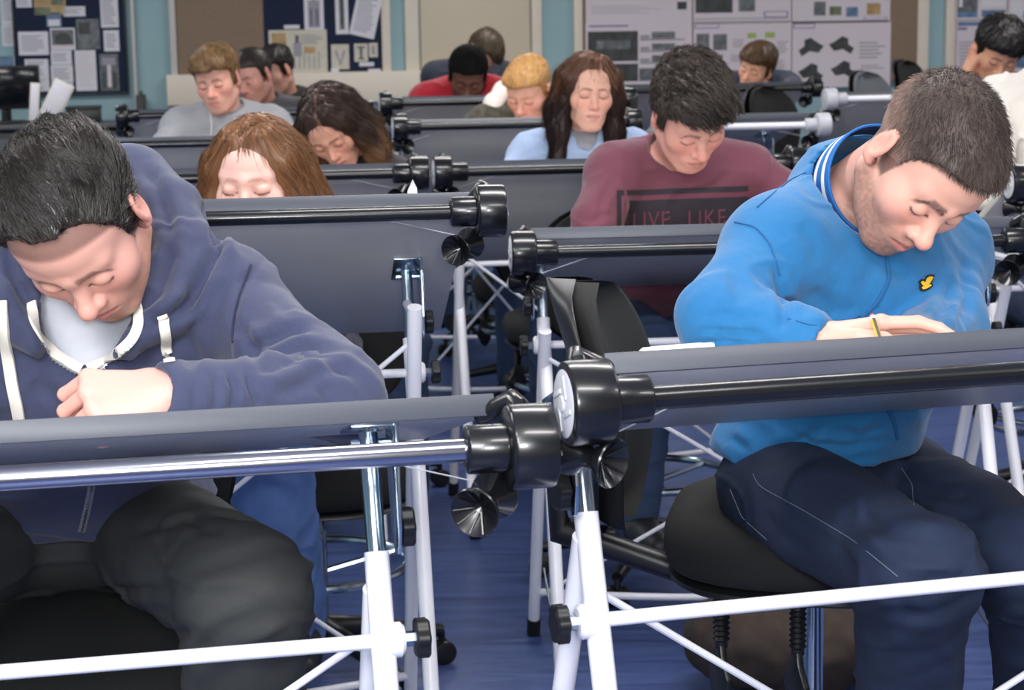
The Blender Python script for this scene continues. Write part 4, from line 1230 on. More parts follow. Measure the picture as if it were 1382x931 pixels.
def make_person(label, sp, h=(.0055, .009, .010, .005), strands=1200, chair='black office chair', cturn=None):
    J = skeleton(sp)
    root = thing('person', label, 'person', [J['pel'][0], J['pel'][1], 0], 0, None)
    b, SB = body_mesh(root, J, sp, h[0])
    hr, SH = hair_make(root, J['head'], sp, h[3], strands)
    tp, ST = top_mesh(root, J, sp, h[1])
    tr, STr = trousers_mesh(root, J, sp, h[2])
    if chair:
        F_ = J['F']
        if cturn is not None:
            a = math.radians(cturn) + YAW; F_ = np.array([math.sin(a), -math.cos(a), 0])
        c = J['pel'] + F_ * .06 if 'chair_at' not in sp else P(*sp['chair_at'])
        make_chair(chair, (c[0], c[1], 0), math.atan2(F_[0], -F_[1]), J['seat'], *sp.get('chair_mats', (SEAT, SEAT)))
    return dict(J=J, root=root, top=tp, body=b, ST=ST, SH=SH, hair=hr, SB=SB, STr=STr)

def fade_long(a):  # helper to mirror hair curtain paths
    return {s_: [([(x * s_, y, z) for x, y, z in p], r) for p, r in a] for s_ in (-1, 1)}
def undershirt_mesh(root, J, sp, h=.008):
    S = Sdf(); torso_ops(S, J, sp['top'].get('ug', -.002), sp, sleeve=0)
    if sp['top'].get('uadd'): sp['top']['uadd'](S, J)
    S.plane_cut(J['N'] * .45 + J['pel'] * .55, J['pel'] - J['N'], .006)
    v, q = S.mesh(h)
    return np_mesh('undershirt', v, q, mat('undershirt_' + sp['key'], sp['top']['under'], .85, var=.04, vscale=40, bump=.2, bscale=900), root)
# ---------------------------------------------------------------- the sitters
PPL = {}
# man in the navy hoodie
PPL['M1'] = dict(key='navy_hoodie', head=(107, 301, 2.27), eul=(-12, 67, -9), seat=.565, lift=.034, desk='1L', arm=(.050, .040, .026), bulk=1.06,
    skin=(212, 162, 150), browt=1.3, brow=(62, 44, 36), stubble=.6, beard=(150, 104, 76), scalp=.7, flush=.6,
    hair=dict(col=(34, 29, 28), col2=(58, 50, 46), side=.004, top=.005, front=.003, flow='up_back', **{'raise': .030}, clump=.0032, cfreq=60., slen=.045, lift=.05, wob=.45, srad=.0008, loft=.006, strand_top=.0, rough=.30, spec=.5, recede=.012),
    ov=dict(shR=(-110, 400, 2.46), shL=(300, 408, 2.44), N=(120, 345, 2.50), elL=(462, 536, 2.26), wrL=(232, 548, 2.12), elR=(-260, 528, 2.32), wrR=(-170, 600, 2.10),
            pel=(105, 690, 2.72), hipL=(185, 700, 2.68), knL=(330, 800, 2.27), anL=(335, 1180, 2.54), hipR=(15, 700, 2.70), knR=(-190, 800, 2.27), anR=(-200, 1180, 2.54)),
    top=dict(name='hoodie', mat='navy_marl_jersey', rgb=(53, 59, 88), g=.012, neck=.066, fold=.006, var=.10, vs=420, hem=-.02),
    trou=dict(mat='charcoal_jersey', rgb=(50, 52, 52), r=(.094, .078, .068), var=.08, vs=300))
# man in the blue jacket
PPL['M2'] = dict(key='blue_jacket', head=(1247, 220, 2.5), eul=(33, 59, 12), seat=.69, desk='1R', lift=.032, turn=38, neckr=.050, bulk=1.0,
    skin=(216, 166, 150), browt=1.5, browk=1.0, brow=(52, 40, 36), stubble=.85, beard=(122, 90, 74), scalp=.75, flush=.45,
    hair=dict(col=(64, 54, 50), col2=(108, 95, 88), fade=(150, 122, 110), side=.001, top=.007, front=.003, flow='forward', **{'raise': .010}, clump=.0012, cfreq=110., slen=.011, loft=.005, lift=.3, wob=.4, srad=.0005, strand_top=.02, rough=.5),
    ov=dict(shR=(1050, 334, 2.56), shL=(1266, 336, 2.80), N=(1140, 264, 2.72), elR=(968, 428, 2.44), wrR=(1092, 462, 2.38), elL=(1280, 440, 2.66), wrL=(1230, 468, 2.47),
            pel=(1098, 622, 2.82), hipR=(1048, 650, 2.72), knR=(1240, 768, 2.32), anR=(1207, 1095, 2.69), hipL=(1200, 640, 2.88), knL=(1400, 765, 2.5), anL=(1415, 1090, 2.92)),
    top=dict(name='track_jacket', mat='blue_jersey', rgb=(25, 104, 158), g=.012, neck=.064, fold=.0038, var=.04, vs=200, hem=.03, hemt=-.02, fs=10., bump=.12),
    trou=dict(mat='dark_denim', rgb=(20, 34, 60), waist=.09, r=(.092, .072, .062), var=.12, vs=30), chair_at=(1100, 640, 2.80), chair_mats=(SEAT, SEAT, .11, -.055))
PPL['M3'] = dict(key='maroon_shirt', head=(930, 153, 4.15), eul=(15, 56, -9), seat=.56, desk='2R', turn=8, bulk=1.0,
    skin=(214, 158, 144), brow=(58, 44, 38), scalp=.7, flush=.7,
    hair=dict(col=(42, 36, 34), col2=(88, 76, 68), side=.006, top=.021, front=.007, flow='fringe', clump=.006, cfreq=48., slen=.04, lift=.16, loft=.008, **{'raise': .009}, wob=.9, srad=.0010, strand_top=-.02, fringe=.002),
    ov=dict(shR=(833, 236, 4.36), shL=(1005, 232, 4.46), N=(918, 205, 4.46), elR=(785, 340, 4.22), wrR=(890, 350, 4.38)),
    top=dict(name='t_shirt', mat='maroon_jersey', rgb=(104, 54, 70), g=.009, neck=.070, vee=.055, sleeve=.6, fold=.006, var=.06, vs=300),
    trou=dict(rgb=(44, 62, 92)))
PPL['G1'] = dict(key='auburn_hair', head=(348, 246, 3.74), eul=(-9, 17, 0), seat=.53, desk='2L', fem=1.0, hsc=1.05, sw=.15,
    skin=(220, 176, 164), brow=(120, 84, 62), browk=.5, flush=.35, lip=(196, 120, 118), lash=(60, 44, 40), ears=False, bulk=.88,
    hair=dict(col=(100, 66, 44), col2=(146, 106, 72), flow='down', slen=.10, lift=.03, wob=.25, srad=.0006, part=.006, rough=.36, jit=.08,
        long=fade_long([([(.030, .045, .095), (.066, .035, .045), (.084, .02, -.03), (.092, .015, -.10), (.082, .02, -.16)], (.024, .026, .030, .032, .022)),
                        ([(.05, -.05, .03), (.075, -.05, -.06), (.07, -.05, -.16)], (.05, .05, .035))]),
        face=[((0, .115, -.028), (.052, .050, .116))]),
    ov=dict(), top=dict(name='cardigan', mat='dark_navy_knit', rgb=(38, 40, 62), g=.007, neck=.06),
    trou=dict(mat='bright_jeans', rgb=(74, 104, 156), r=(.078, .060, .052), var=.25, vs=12), reach=.28)
PPL['G1']['ov'] = dict(pel=(392, 490, 4.12), knR=(337, 598, 3.56), anR=(386, 826, 3.68), knL=(376, 604, 3.60), anL=(404, 832, 3.78))
PPL['G1']['chair_at'] = (422, 600, 3.98)
PPL['G2'] = dict(key='long_dark_hair', head=(793, 125, 5.75), eul=(12, 16, 0), desk='3R', fem=1.0, hsc=.98, sw=.16,
    skin=(228, 176, 156), brow=(64, 44, 36), flush=.6, lip=(200, 130, 124), ears=False, bulk=.9,
    hair=dict(col=(98, 66, 48), col2=(40, 26, 24), ombre=(.09, -.02), flow='down', slen=.12, lift=.02, wob=.15, srad=.0008, part=-.02, jit=.06,
        long=fade_long([([(.030, .035, .100), (.068, .03, .045), (.084, .015, -.03), (.092, .02, -.12), (.088, .035, -.23)], (.022, .026, .028, .030, .022)),
                        ([(.05, -.05, .03), (.075, -.05, -.06), (.075, -.05, -.2)], (.05, .045, .035))]),
        face=[((.004, .115, -.03), (.050, .050, .108))]),
    top=dict(name='open_shirt', mat='pale_blue_check_cotton', rgb=(156, 176, 210), g=.008, neck=.062, fold=.007),
    trou=dict(rgb=(60, 70, 90)))
PPL['G3'] = dict(key='bent_brunette', head=(449, 172, 5.4), eul=(-20, 48, -14), desk='3L', elout=.4, fem=1.0, hsc=.98, sw=.13, ov=dict(elL=(552, 288, 5.5), wrL=(520, 282, 5.36)),
    skin=(206, 152, 132), brow=(54, 38, 32), flush=.3, ears=False, bulk=.88,
    hair=dict(col=(52, 38, 32), col2=(120, 86, 58), ombre=(.02, -.13), flow='down', slen=.09, lift=.03, wob=.3, srad=.0008, part=-.01, jit=.08,
        long=fade_long([([(.030, .045, .095), (.068, .035, .045), (.086, .03, -.03), (.092, .045, -.11), (.082, .06, -.18)], (.024, .028, .032, .030, .02)),
                        ([(.05, -.05, .03), (.075, -.04, -.06), (.075, -.02, -.15)], (.05, .045, .035))]),
        face=[((0, .115, -.035), (.050, .050, .112))]),
    top=dict(name='dark_top', mat='black_knit', rgb=(30, 30, 36), g=.007, neck=.06), trou=dict(rgb=(40, 44, 60)))
PPL['M4'] = dict(key='grey_hoodie', head=(294, 108, 7.0), eul=(-14, 24, -6), desk='4L', seat=.53, skin=(212, 158, 142), brow=(104, 78, 54), scalp=.6, flush=.6,
    hair=dict(col=(112, 86, 58), col2=(146, 116, 80), side=.006, top=.022, front=.006, flow='fringe', clump=.004, cfreq=50., slen=.03, lift=.12, wob=.4, srad=.0009, strand_top=.0, fringe=.006),
    top=dict(name='hoodie', mat='light_grey_marl', rgb=(150, 152, 158), g=.012, neck=.066, fold=.008))
PPL['M5'] = dict(key='charcoal_top', head=(342, 103, 8.2), eul=(-32, 28, -4), desk='5L', skin=(196, 144, 130), brow=(50, 40, 36), stubble=.4, beard=(110, 84, 72), scalp=.8, flush=.5,
    hair=dict(col=(44, 36, 33), side=.003, top=.008, flow='forward', clump=.001, slen=.012, lift=.3, srad=.0008),
    top=dict(name='jumper', mat='charcoal_knit', rgb=(62, 62, 66), g=.012, neck=.064))
PPL['M6'] = dict(key='black_top', head=(373, 96, 9.3), eul=(-42, 30, 0), skin=(198, 148, 128), brow=(40, 34, 32), scalp=.8, seat=.62,
    hair=dict(col=(32, 28, 28), side=.006, top=.016, flow='forward', clump=.003, slen=.02, srad=.001),
    top=dict(name='jumper', mat='black_cotton', rgb=(20, 20, 23), g=.012, neck=.064))
PPL['M7'] = dict(key='red_shirt', head=(631, 103, 8.05), eul=(4, 42, 3), desk='5R', skin=(92, 58, 46), brow=(22, 16, 16), lip=(120, 70, 66), lash=(16, 12, 12), scalp=.85, flush=.1,
    hair=dict(col=(13, 11, 12), spec=.1, side=.008, top=.016, flow='forward', clump=.002, cfreq=140., slen=.008, lift=.6, srad=.001, rough=.8),
    top=dict(name='polo_shirt', mat='red_pique_cotton', rgb=(172, 22, 40), g=.011, neck=.066, vee=.05, fold=.007))
PPL['M8'] = dict(key='navy_jumper', head=(648, 72, 9.6), eul=(55, 45, 25), skin=(206, 158, 132), brow=(66, 52, 34), scalp=.8, seat=.62, turn=30,
    hair=dict(col=(58, 48, 34), col2=(78, 66, 46), side=.008, top=.02, flow='forward', clump=.003, slen=.02, srad=.001),
    top=dict(name='jumper', mat='dark_navy_cotton', rgb=(28, 34, 50), g=.012, neck=.064))
PPL['B1'] = dict(key='fair_boy', head=(714, 122, 6.9), eul=(-24, 42, 6), desk='4R', skin=(230, 172, 150), brow=(190, 140, 88), browk=.5, lash=(120, 80, 60), scalp=.5, flush=.6,
    hair=dict(col=(176, 130, 78), col2=(206, 164, 108), side=.003, top=.013, front=.008, flow='up_back', clump=.002, cfreq=90., slen=.02, lift=.3, srad=.0009),
    top=dict(name='jacket', mat='olive_camouflage_cotton', rgb=(66, 62, 50), g=.014, neck=.068, var=.6, vs=35))
PPL['F1'] = dict(key='chin_boy', head=(1021, 92, 9.5), eul=(-28, 34, 24), desk='6R', skin=(216, 164, 138), brow=(70, 50, 32), scalp=.6, flush=.5,
    hair=dict(col=(70, 50, 32), col2=(100, 76, 50), side=.012, top=.024, flow='fringe', clump=.004, slen=.03, srad=.0011, fringe=.012),
    top=dict(name='jumper', mat='navy_cotton', rgb=(32, 42, 66), g=.012, neck=.066), ov=dict(elL=(1070, 121, 9.3), wrL=(1040, 127, 9.1)))
PPL['K1'] = dict(key='black_hair', head=(1346, 70, 7.05), eul=(10, 44, 8), skin=(208, 154, 124), brow=(26, 22, 22), scalp=.9, flush=.2, seat=.62,
    hair=dict(col=(20, 18, 18), col2=(34, 31, 30), side=.018, top=.026, flow='down', clump=.004, slen=.03, srad=.0009, fringe=.012),
    top=dict(name='t_shirt', mat='dark_green_cotton', rgb=(40, 44, 42), g=.011, neck=.066, sleeve=.6), ov=dict(elR=(1286, 135, 6.95), wrR=(1307, 96, 7.07)))
PPL['W1'] = dict(key='white_hoodie', head=(1462, 52, 5.1), eul=(10, 30, 0), desk='3RR', seat=.52, skin=(216, 168, 150), brow=(70, 54, 44), scalp=.7, sw=.19,
    hair=dict(col=(60, 46, 38), side=.005, top=.015, flow='forward', clump=.003, slen=.02, srad=.0009),
    top=dict(name='hoodie', mat='white_fleece', rgb=(226, 222, 214), g=.016, neck=.07, fold=.009))
def m1_hood(S, J):
    pts = [(172, 462, 2.34, .020), (222, 418, 2.37, .032), (250, 345, 2.43, .040), (232, 285, 2.50, .043), (185, 245, 2.58, .048), (90, 235, 2.64, .052),
           (-20, 265, 2.60, .048), (-40, 340, 2.46, .042), (2, 420, 2.37, .034), (46, 458, 2.34, .020)]
    S.chain([P(*q[:3]) for q in pts], [q[3] for q in pts], .012)
def m1_cut(S, J):
    for d in (2.16, 2.22, 2.28, 2.34, 2.40, 2.45): 
        S.cap(P(116, 385, d), P(116, 432, d), .066, .062, .006, 's'); S.cap(P(116, 432, d), P(114, 484, d), .062, .002, .006, 's')
PPL['M1']['top']['add'] = m1_hood; PPL['M1']['top']['cut'] = m1_cut; PPL['M1']['top']['under'] = (186, 190, 200)
def m1_shirt(S, J): S.chain([P(122, 380, 2.45), P(114, 497, 2.41)], [.072, .045], .03)
PPL['M1']['top']['uadd'] = m1_shirt; PPL['M1']['top']['ug'] = -.022
def m2_neck(S, J):
    nd = norm(J['K'] - J['N']); S.cap(J['N'] + nd * .0, J['N'] + nd * .045 + J['F'] * .02, .084, .078, .03)
def m2_cut(S, J):
    nd = norm(J['K'] - J['N']).astype(F32); c = (J['N'] + nd * .050 + J['F'] * .022).astype(F32)
    def fn(p):
        q = p - c; h = q @ nd; r = np.linalg.norm(q - h[:, None] * nd, axis=1); return np.maximum(-h, r - .098)
    S.custom(fn, c + nd * .1, .26, .006, 's')
PPL['M2']['top']['cut'] = m2_cut
PPL['M2']['top']['add'] = m2_neck; PPL['M2']['top']['neck'] = .0685
def ring_hood(r, th, drop=.0, k=.03, back=1.0):
    def add(S, J):
        N = J['N'] + UP * .01; F_, Rt = J['F'], J['Rt']; pts = []; rs = []
        for q in np.linspace(-2.6, 2.6, 15):
            c = N - F_ * math.cos(q) * r * back + Rt * math.sin(q) * r * 1.1 - UP * (drop * (1 - math.cos(q)) / 2); pts.append(c); rs.append(th * (1 if abs(q) < 1.8 else .75))
        S.chain(pts, rs, k)
    return add
for q_ in ('M4', 'W1'): PPL[q_]['top']['add'] = ring_hood(.085, .034, .05)
PPL['M4']['top']['under'] = (120, 122, 128); PPL['G2']['top']['under'] = (150, 152, 160); PPL['G2']['top']['vee'] = .16
def m3_vee(S, J):
    for d in (4.12, 4.20, 4.28, 4.36): S.cap(P(912, 196, d), P(922, 243, d), .062, .003, .006, 's')
PPL['M3']['top']['cut'] = m3_vee
# hands the photo shows
def _h(fd, pn, td, curls, **k): return dict(fd=np.asarray(fd, float), pn=np.asarray(pn, float), td=np.asarray(td, float), curls=curls, **k)
fist = dict(bd=((-.97, .05, -.04), (.0, -.85, -.45), (0, -.4, .95)), curls=[(.95, 1.2, .6), (1.0, 1.25, .7), (1.05, 1.25, .7), (1.1, 1.25, .7)], thumb=(.12, .5))
PPL['M1']['handL'] = fist
PPL['M2']['handR'] = dict(bd=((.93, .28, .03), (0, -.15, -1), (.1, .9, .2)), curls=[(.15, .35, .25), (.18, .35, .25), (.22, .4, .3), (.25, .4, .3)], thumb=(.45, .25))
PPL['M2']['handL'] = dict(bd=((-.97, .12, .0), (0, -.1, -1), (.1, .9, .2)), curls=[(.12, .3, .25)] * 4, thumb=(.4, .2))
PPL['K1']['handR'] = _h(CU * .92 + CR * .2 - CF * .1, CR * .9 + CU * .1, -CF, [(.3, .4, .3)] * 4, thumb=(.4, .3), sc=.95)

PPL['M1']['top']['crease'] = [
    ([(340, 482), (352, 466), (391, 447), (424, 443)], 7, .007), ([(344, 500), (375, 494), (415, 474), (462, 482)], 8, .008), ([(325, 440), (338, 462), (348, 486)], 7, .006),
    ([(286, 505), (291, 529), (287, 556)], 5, .004), ([(308, 502), (316, 525), (312, 556)], 5, .006), ([(332, 504), (340, 529), (352, 552)], 6, .006), ([(262, 512), (262, 556)], 4, .002),
    ([(317, 450), (315, 423), (330, 380), (353, 352)], 5, .004), ([(400, 520), (440, 500), (480, 500)], 8, .005), ([(372, 530), (410, 520), (450, 530)], 8, .005),
    ([(182, 440), (233, 428), (256, 407), (293, 333), (290, 300), (270, 270)], 8, .014), ([(227, 327), (230, 347), (213, 393), (184, 424)], 9, .010), ([(190, 223), (213, 250), (227, 290), (229, 325)], 8, .008),
    ([(0, 300), (18, 370), (45, 424)], 8, .008), ([(250, 450), (262, 480), (255, 500)], 9, .005), ([(60, 520), (85, 548), (100, 570)], 9, .004), ([(372, 400), (392, 430)], 8, .003), ([(190, 470), (205, 500)], 9, .004)]
PPL['M2']['top']['crease'] = [
    ([(931, 466), (970, 459), (1015, 463), (1053, 466)], 5, .005), ([(938, 456), (956, 446), (1005, 449), (1040, 455)], 6, .006), ([(950, 436), (975, 425), (1010, 432)], 8, .005),
    ([(1056, 446), (1060, 412), (1046, 362)], 7, .007), ([(1095, 388), (1118, 416), (1130, 432)], 11, .006), ([(1150, 428), (1128, 402), (1120, 370)], 12, .004), ([(1284, 385), (1272, 425), (1249, 458)], 8, .007),
    ([(1225, 440), (1255, 448), (1290, 446)], 7, .005), ([(1240, 420), (1268, 428)], 9, .004), ([(1298, 350), (1304, 400), (1296, 440)], 8, .005), ([(990, 360), (1000, 400), (992, 420)], 12, .004),
    ([(1071, 585), (1095, 600), (1144, 603), (1200, 592)], 5, .006), ([(1109, 575), (1081, 598), (1040, 606)], 6, .006), ([(1130, 580), (1160, 590), (1190, 578)], 6, .005), ([(985, 590), (1010, 606)], 6, .005),
    ([(1190, 350), (1215, 372), (1235, 376)], 12, .004), ([(1080, 300), (1100, 330), (1105, 360)], 14, .004)]
PPL['M3']['top']['crease'] = [([(806, 300), (812, 270), (830, 240)], 5, .005), ([(862, 215), (880, 236), (905, 250)], 6, .004), ([(985, 232), (965, 250), (940, 256)], 6, .004), ([(800, 300), (815, 290), (828, 292)], 4, .004)]
PPL['M2']['trou']['crease'] = [([(1150, 690), (1200, 720), (1250, 722)], 9, .005), ([(1160, 815), (1190, 800), (1225, 806)], 8, .006), ([(1170, 830), (1210, 822), (1250, 830)], 8, .005), ([(1235, 655), (1265, 670), (1310, 668)], 8, .005), ([(1240, 690), (1285, 700), (1330, 694)], 8, .004), ([(1030, 690), (1050, 720), (1090, 744)], 9, .004)]
PPL['M1']['trou']['crease'] = [([(130, 800), (180, 796), (230, 798)], 7, .006), ([(180, 718), (240, 704), (268, 706)], 7, .005), ([(248, 690), (275, 712), (300, 716)], 8, .006), ([(170, 855), (230, 860), (270, 850)], 8, .004)]
PPL['M7']['ov'] = dict(N=(638, 108, 8.34), shR=(574, 134, 8.28), shL=(676, 127, 8.36))
PPL['M8']['ov'] = dict(N=(634, 88, 9.78), shR=(588, 101, 9.72), shL=(676, 100, 9.9))
PPL['F1']['ov'].update(N=(1022, 104, 9.68), shR=(984, 117, 9.62), shL=(1062, 115, 9.68))
PPL['B1']['ov'] = dict(N=(716, 146, 7.16), shR=(655, 168, 7.10), shL=(768, 170, 7.18))
LABELS = {
 'M1': ('man in a navy zip hoodie bent over the nearest left drafting table', 'black drafting chair under the man in the navy hoodie'),
 'M2': ('man with cropped dark hair in a bright blue track jacket writing with a pencil', 'black drafting chair under the man in the blue jacket'),
 'M3': ('dark-haired young man in a maroon v-neck t-shirt with black lettering', 'black chair under the man in the maroon t-shirt'),
 'G1': ('woman with auburn centre-parted hair and blue jeans looking down', 'black chair under the auburn-haired woman'),
 'G2': ('woman with long dark brown hair in an open pale blue shirt', 'black chair under the woman in the pale blue shirt'),
 'G3': ('woman with brown wavy hair, head bent low over her board', 'black chair under the woman with bent head'),
 'M4': ('young man with light brown hair in a light grey hoodie', 'black chair under the young man in the grey hoodie'),
 'M5': ('man with short dark hair in a charcoal top behind the grey hoodie', 'black chair under the man in the charcoal top'),
 'M6': ('dark-haired person in a black top, farthest of the three at left', 'black chair under the person in the black top'),
 'M7': ('smiling young man in a red shirt looking down', 'black chair under the young man in the red shirt'),
 'M8': ('person in a dark navy jumper bending behind the red shirt', 'black chair under the person in the navy jumper'),
 'B1': ('boy with short fair ginger hair in a camouflage jacket with a white hood', 'black chair under the fair-haired boy'),
 'F1': ('boy with brown fringe resting his chin near the posters', 'black chair under the boy resting his chin'),
 'K1': ('boy with thick black hair, one hand raised to his head', 'black chair under the black-haired boy'),
 'W1': ('person in a white hoodie cut off by the right picture edge', 'black chair under the person in the white hoodie')}
QUAL = {'M1': ((.0034, .0055, .007, .0034), 9000), 'M2': ((.0034, .0055, .007, .003), 9000), 'M3': ((.0042, .0065, .010, .004), 6000), 'G1': ((.004, .008, .008, .0042), 6000),
        'G2': ((.0045, .008, .011, .005), 4000), 'G3': ((.005, .009, .012, .005), 4000), 'M4': ((.005, .009, .012, .005), 2500)}
import time as _t

WHO = {}
CTURN = {'M2': 72}
for kx in PPL:
    t0 = _t.time()
    hq, ns = QUAL.get(kx, ((.006, .010, .013, .006), 1200))
    WHO[kx] = make_person(LABELS[kx][0], PPL[kx], hq, ns, LABELS[kx][1], CTURN.get(kx))
    print('person', kx, round(_t.time() - t0, 1), [round(float(c), 3) for c in WHO[kx]['J']['pel']])
# ---------------------------------------------------------------- trims sewn on the clothes
from mathutils.bvhtree import BVHTree
bpy.context.view_layer.update()
_bv = {}
def bvh_of(o):
    if o.name not in _bv:
        me = o.data; n = len(me.vertices); a = np.empty(n * 3, F32); me.vertices.foreach_get('co', a); a = a.reshape(-1, 3) + np.array(o.matrix_world.translation, F32)
        _bv[o.name] = BVHTree.FromPolygons([Vector(c) for c in a.tolist()], [tuple(p.vertices) for p in me.polygons])
    return _bv[o.name]
def hit(o, px, py):
    d = norm(P(px, py, 1.0) - CPOS); h = bvh_of(o).ray_cast(Vector(CPOS.tolist()), Vector(d.tolist()))
    return (np.array(h[0]), np.array(h[1])) if h[0] is not None else None
def resamp(path, n):
    p = np.array(path, float); s = np.r_[0, np.cumsum(np.linalg.norm(np.diff(p, axis=0), axis=1))]; t = np.linspace(0, s[-1], n)
    return np.stack([np.interp(t, s, p[:, 0]), np.interp(t, s, p[:, 1])], 1)
def smooth3(a, it=3):
    a = np.array(a)
    for _ in range(it): a[1:-1] = (a[:-2] + 2 * a[1:-1] + a[2:]) / 4
    return a
def surf_path(o, path, n, off):
    pts = [hit(o, *q) for q in resamp(path, n)]; pts = [p for p in pts if p is not None]
    q = smooth3([p[0] for p in pts]); nn = smooth3([p[1] for p in pts]); nn /= np.linalg.norm(nn, axis=1, keepdims=True)
    return q + nn * off, nn
def rel(mb, o):
    t = np.array(o.matrix_world.translation); mb.v = [tuple(np.asarray(v) - t) for v in mb.v]; return mb
def seam(o, path, m, r=.0012, off=.0010, name='seam', n=24):
    q, nn = surf_path(o, path, n, off); mb = MB(); mb.tube(list(q), r, 6); return rel(mb, o).build(name, m, o)
def ribbon(o, path, w, m, off=.002, th=.0016, name='tape', n=24, taper=1.0):
    q, nn = surf_path(o, path, n, off); T = np.gradient(q, axis=0); S_ = np.cross(nn, T); S_ /= np.linalg.norm(S_, axis=1, keepdims=True)
    mb = MB(); vs = []; fs = []
    for i in range(len(q)):
        ww = w / 2 * (1 + (taper - 1) * i / (len(q) - 1))
        for a, b in ((-1, -1), (-1, 1), (-.5, 1.5), (.5, 1.5), (1, 1), (1, -1)): vs.append(q[i] + S_[i] * ww * a + nn[i] * th * b)
    for i in range(len(q) - 1):
        for k in range(6): fs.append((i * 6 + k, i * 6 + (k + 1) % 6, (i + 1) * 6 + (k + 1) % 6, (i + 1) * 6 + k))
    fs.append(tuple(range(6))); fs.append(tuple((len(q) - 1) * 6 + k for k in range(6)))
    mb.add(vs, fs); return rel(mb, o).build(name, m, o, 60)
def teeth(o, path, m, n, off=.003, size=.0022, name='zip_teeth'):
    q, nn = surf_path(o, path, n, off); T = np.gradient(q, axis=0); mb = MB(); mb.tube(list(q), .0009, 6)
    for i in range(len(q)):
        t = norm(T[i]); s_ = norm(np.cross(nn[i], t)); mb.box(q[i] + s_ * (.0007 if i % 2 else -.0007), (size * 1.5, size * .55, size * .8), np.stack([s_, t, nn[i]], 1))
    return rel(mb, o).build(name, m, o, 0)
def decal(o, polys, m, off=.0012, name='print', sub=1):
    """flat outlines given in photo pixels, laid on the cloth"""
    mb = MB()
    for poly in polys:
        vs = []
        for q in poly:
            h = hit(o, *q)
            if h is None: break
            vs.append(h[0] + h[1] * off)
        else: mb.add(vs, [tuple(range(len(vs)))])
    return rel(mb, o).build(name, m, o, 0)
def quadgrid(x0, y0, x1, y1, nx, ny, skew=0.0):
    out = []
    f = lambda i, j: (x0 + (x1 - x0) * i / nx, y0 + (y1 - y0) * j / ny + skew * (x0 + (x1 - x0) * i / nx - x0))
    for i in range(nx):
        for j in range(ny): out.append([f(i, j), f(i + 1, j), f(i + 1, j + 1), f(i, j + 1)])
    return out

TAPE = mat('cream_cotton_tape', (216, 212, 204), .85, bump=.3, bscale=900)
ZIPM = mat('zip_metal', (170, 172, 178), .3, 1.0)
SEAMB = mat('blue_seam', (24, 90, 142), .8); SEAMN = mat('navy_seam', (36, 38, 62), .9)
for kx, w in WHO.items():
    if PPL[kx]['top'].get('under'): undershirt_mesh(w['root'], w['J'], PPL[kx])
# hoodie of the nearest man
hd = WHO['M1']['top']
zp = [(114, 499), (116, 530), (121, 575), (126, 640), (119, 680), (110, 716)]
ribbon(hd, zp, .010, mat('grey_zip_tape', (120, 121, 132), .8), .0015, .0012, 'zip_tape', 40)
teeth(hd, zp, ZIPM, 120, .0036)
for pth in ([(44, 408), (44, 436), (53, 456), (74, 478), (96, 492), (110, 498)], [(188, 412), (187, 440), (178, 458), (157, 478), (136, 491), (119, 498)]):
    ribbon(hd, pth, .013, TAPE, .002, .0016, 'neck_tape', 24); teeth(hd, [(x, y + 7) for x, y in pth[2:]], ZIPM, 26, .004)
def zip_pull(o, px, py):
    p, n = hit(o, px, py); t = norm(-UP - n * np.dot(-UP, n)); s_ = norm(np.cross(n, t)); c = p + n * .006
    mb = MB(); mb.box(c, (.010, .014, .005), np.stack([s_, t, n], 1), .0015); mb.tube([c + t * .004 + n * .004, c + t * .011 + n * .005], .002, 8)
    ring = [c + t * (.024 + .011 * -math.cos(a)) + s_ * .006 * math.sin(a) * (1.0 + .25 * -math.cos(a)) + n * .004 for a in np.linspace(0, 2 * math.pi, 28, endpoint=False)]
    mb.tube(ring, .0017, 8, closed=True); return rel(mb, o).build('zip_pull', ZIPM, o, 50)
zip_pull(hd, 114, 506)
ribbon(hd, [(218, 424), (221, 440), (224, 462), (229, 490)], .013, TAPE, .004, .0022, 'drawstring', 20)
ribbon(hd, [(2, 408), (8, 450), (16, 510), (30, 578)], .015, TAPE, .004, .0022, 'drawstring', 24)
seam(hd, [(338, 358), (322, 400), (314, 440), (315, 462)], SEAMN, .0016)
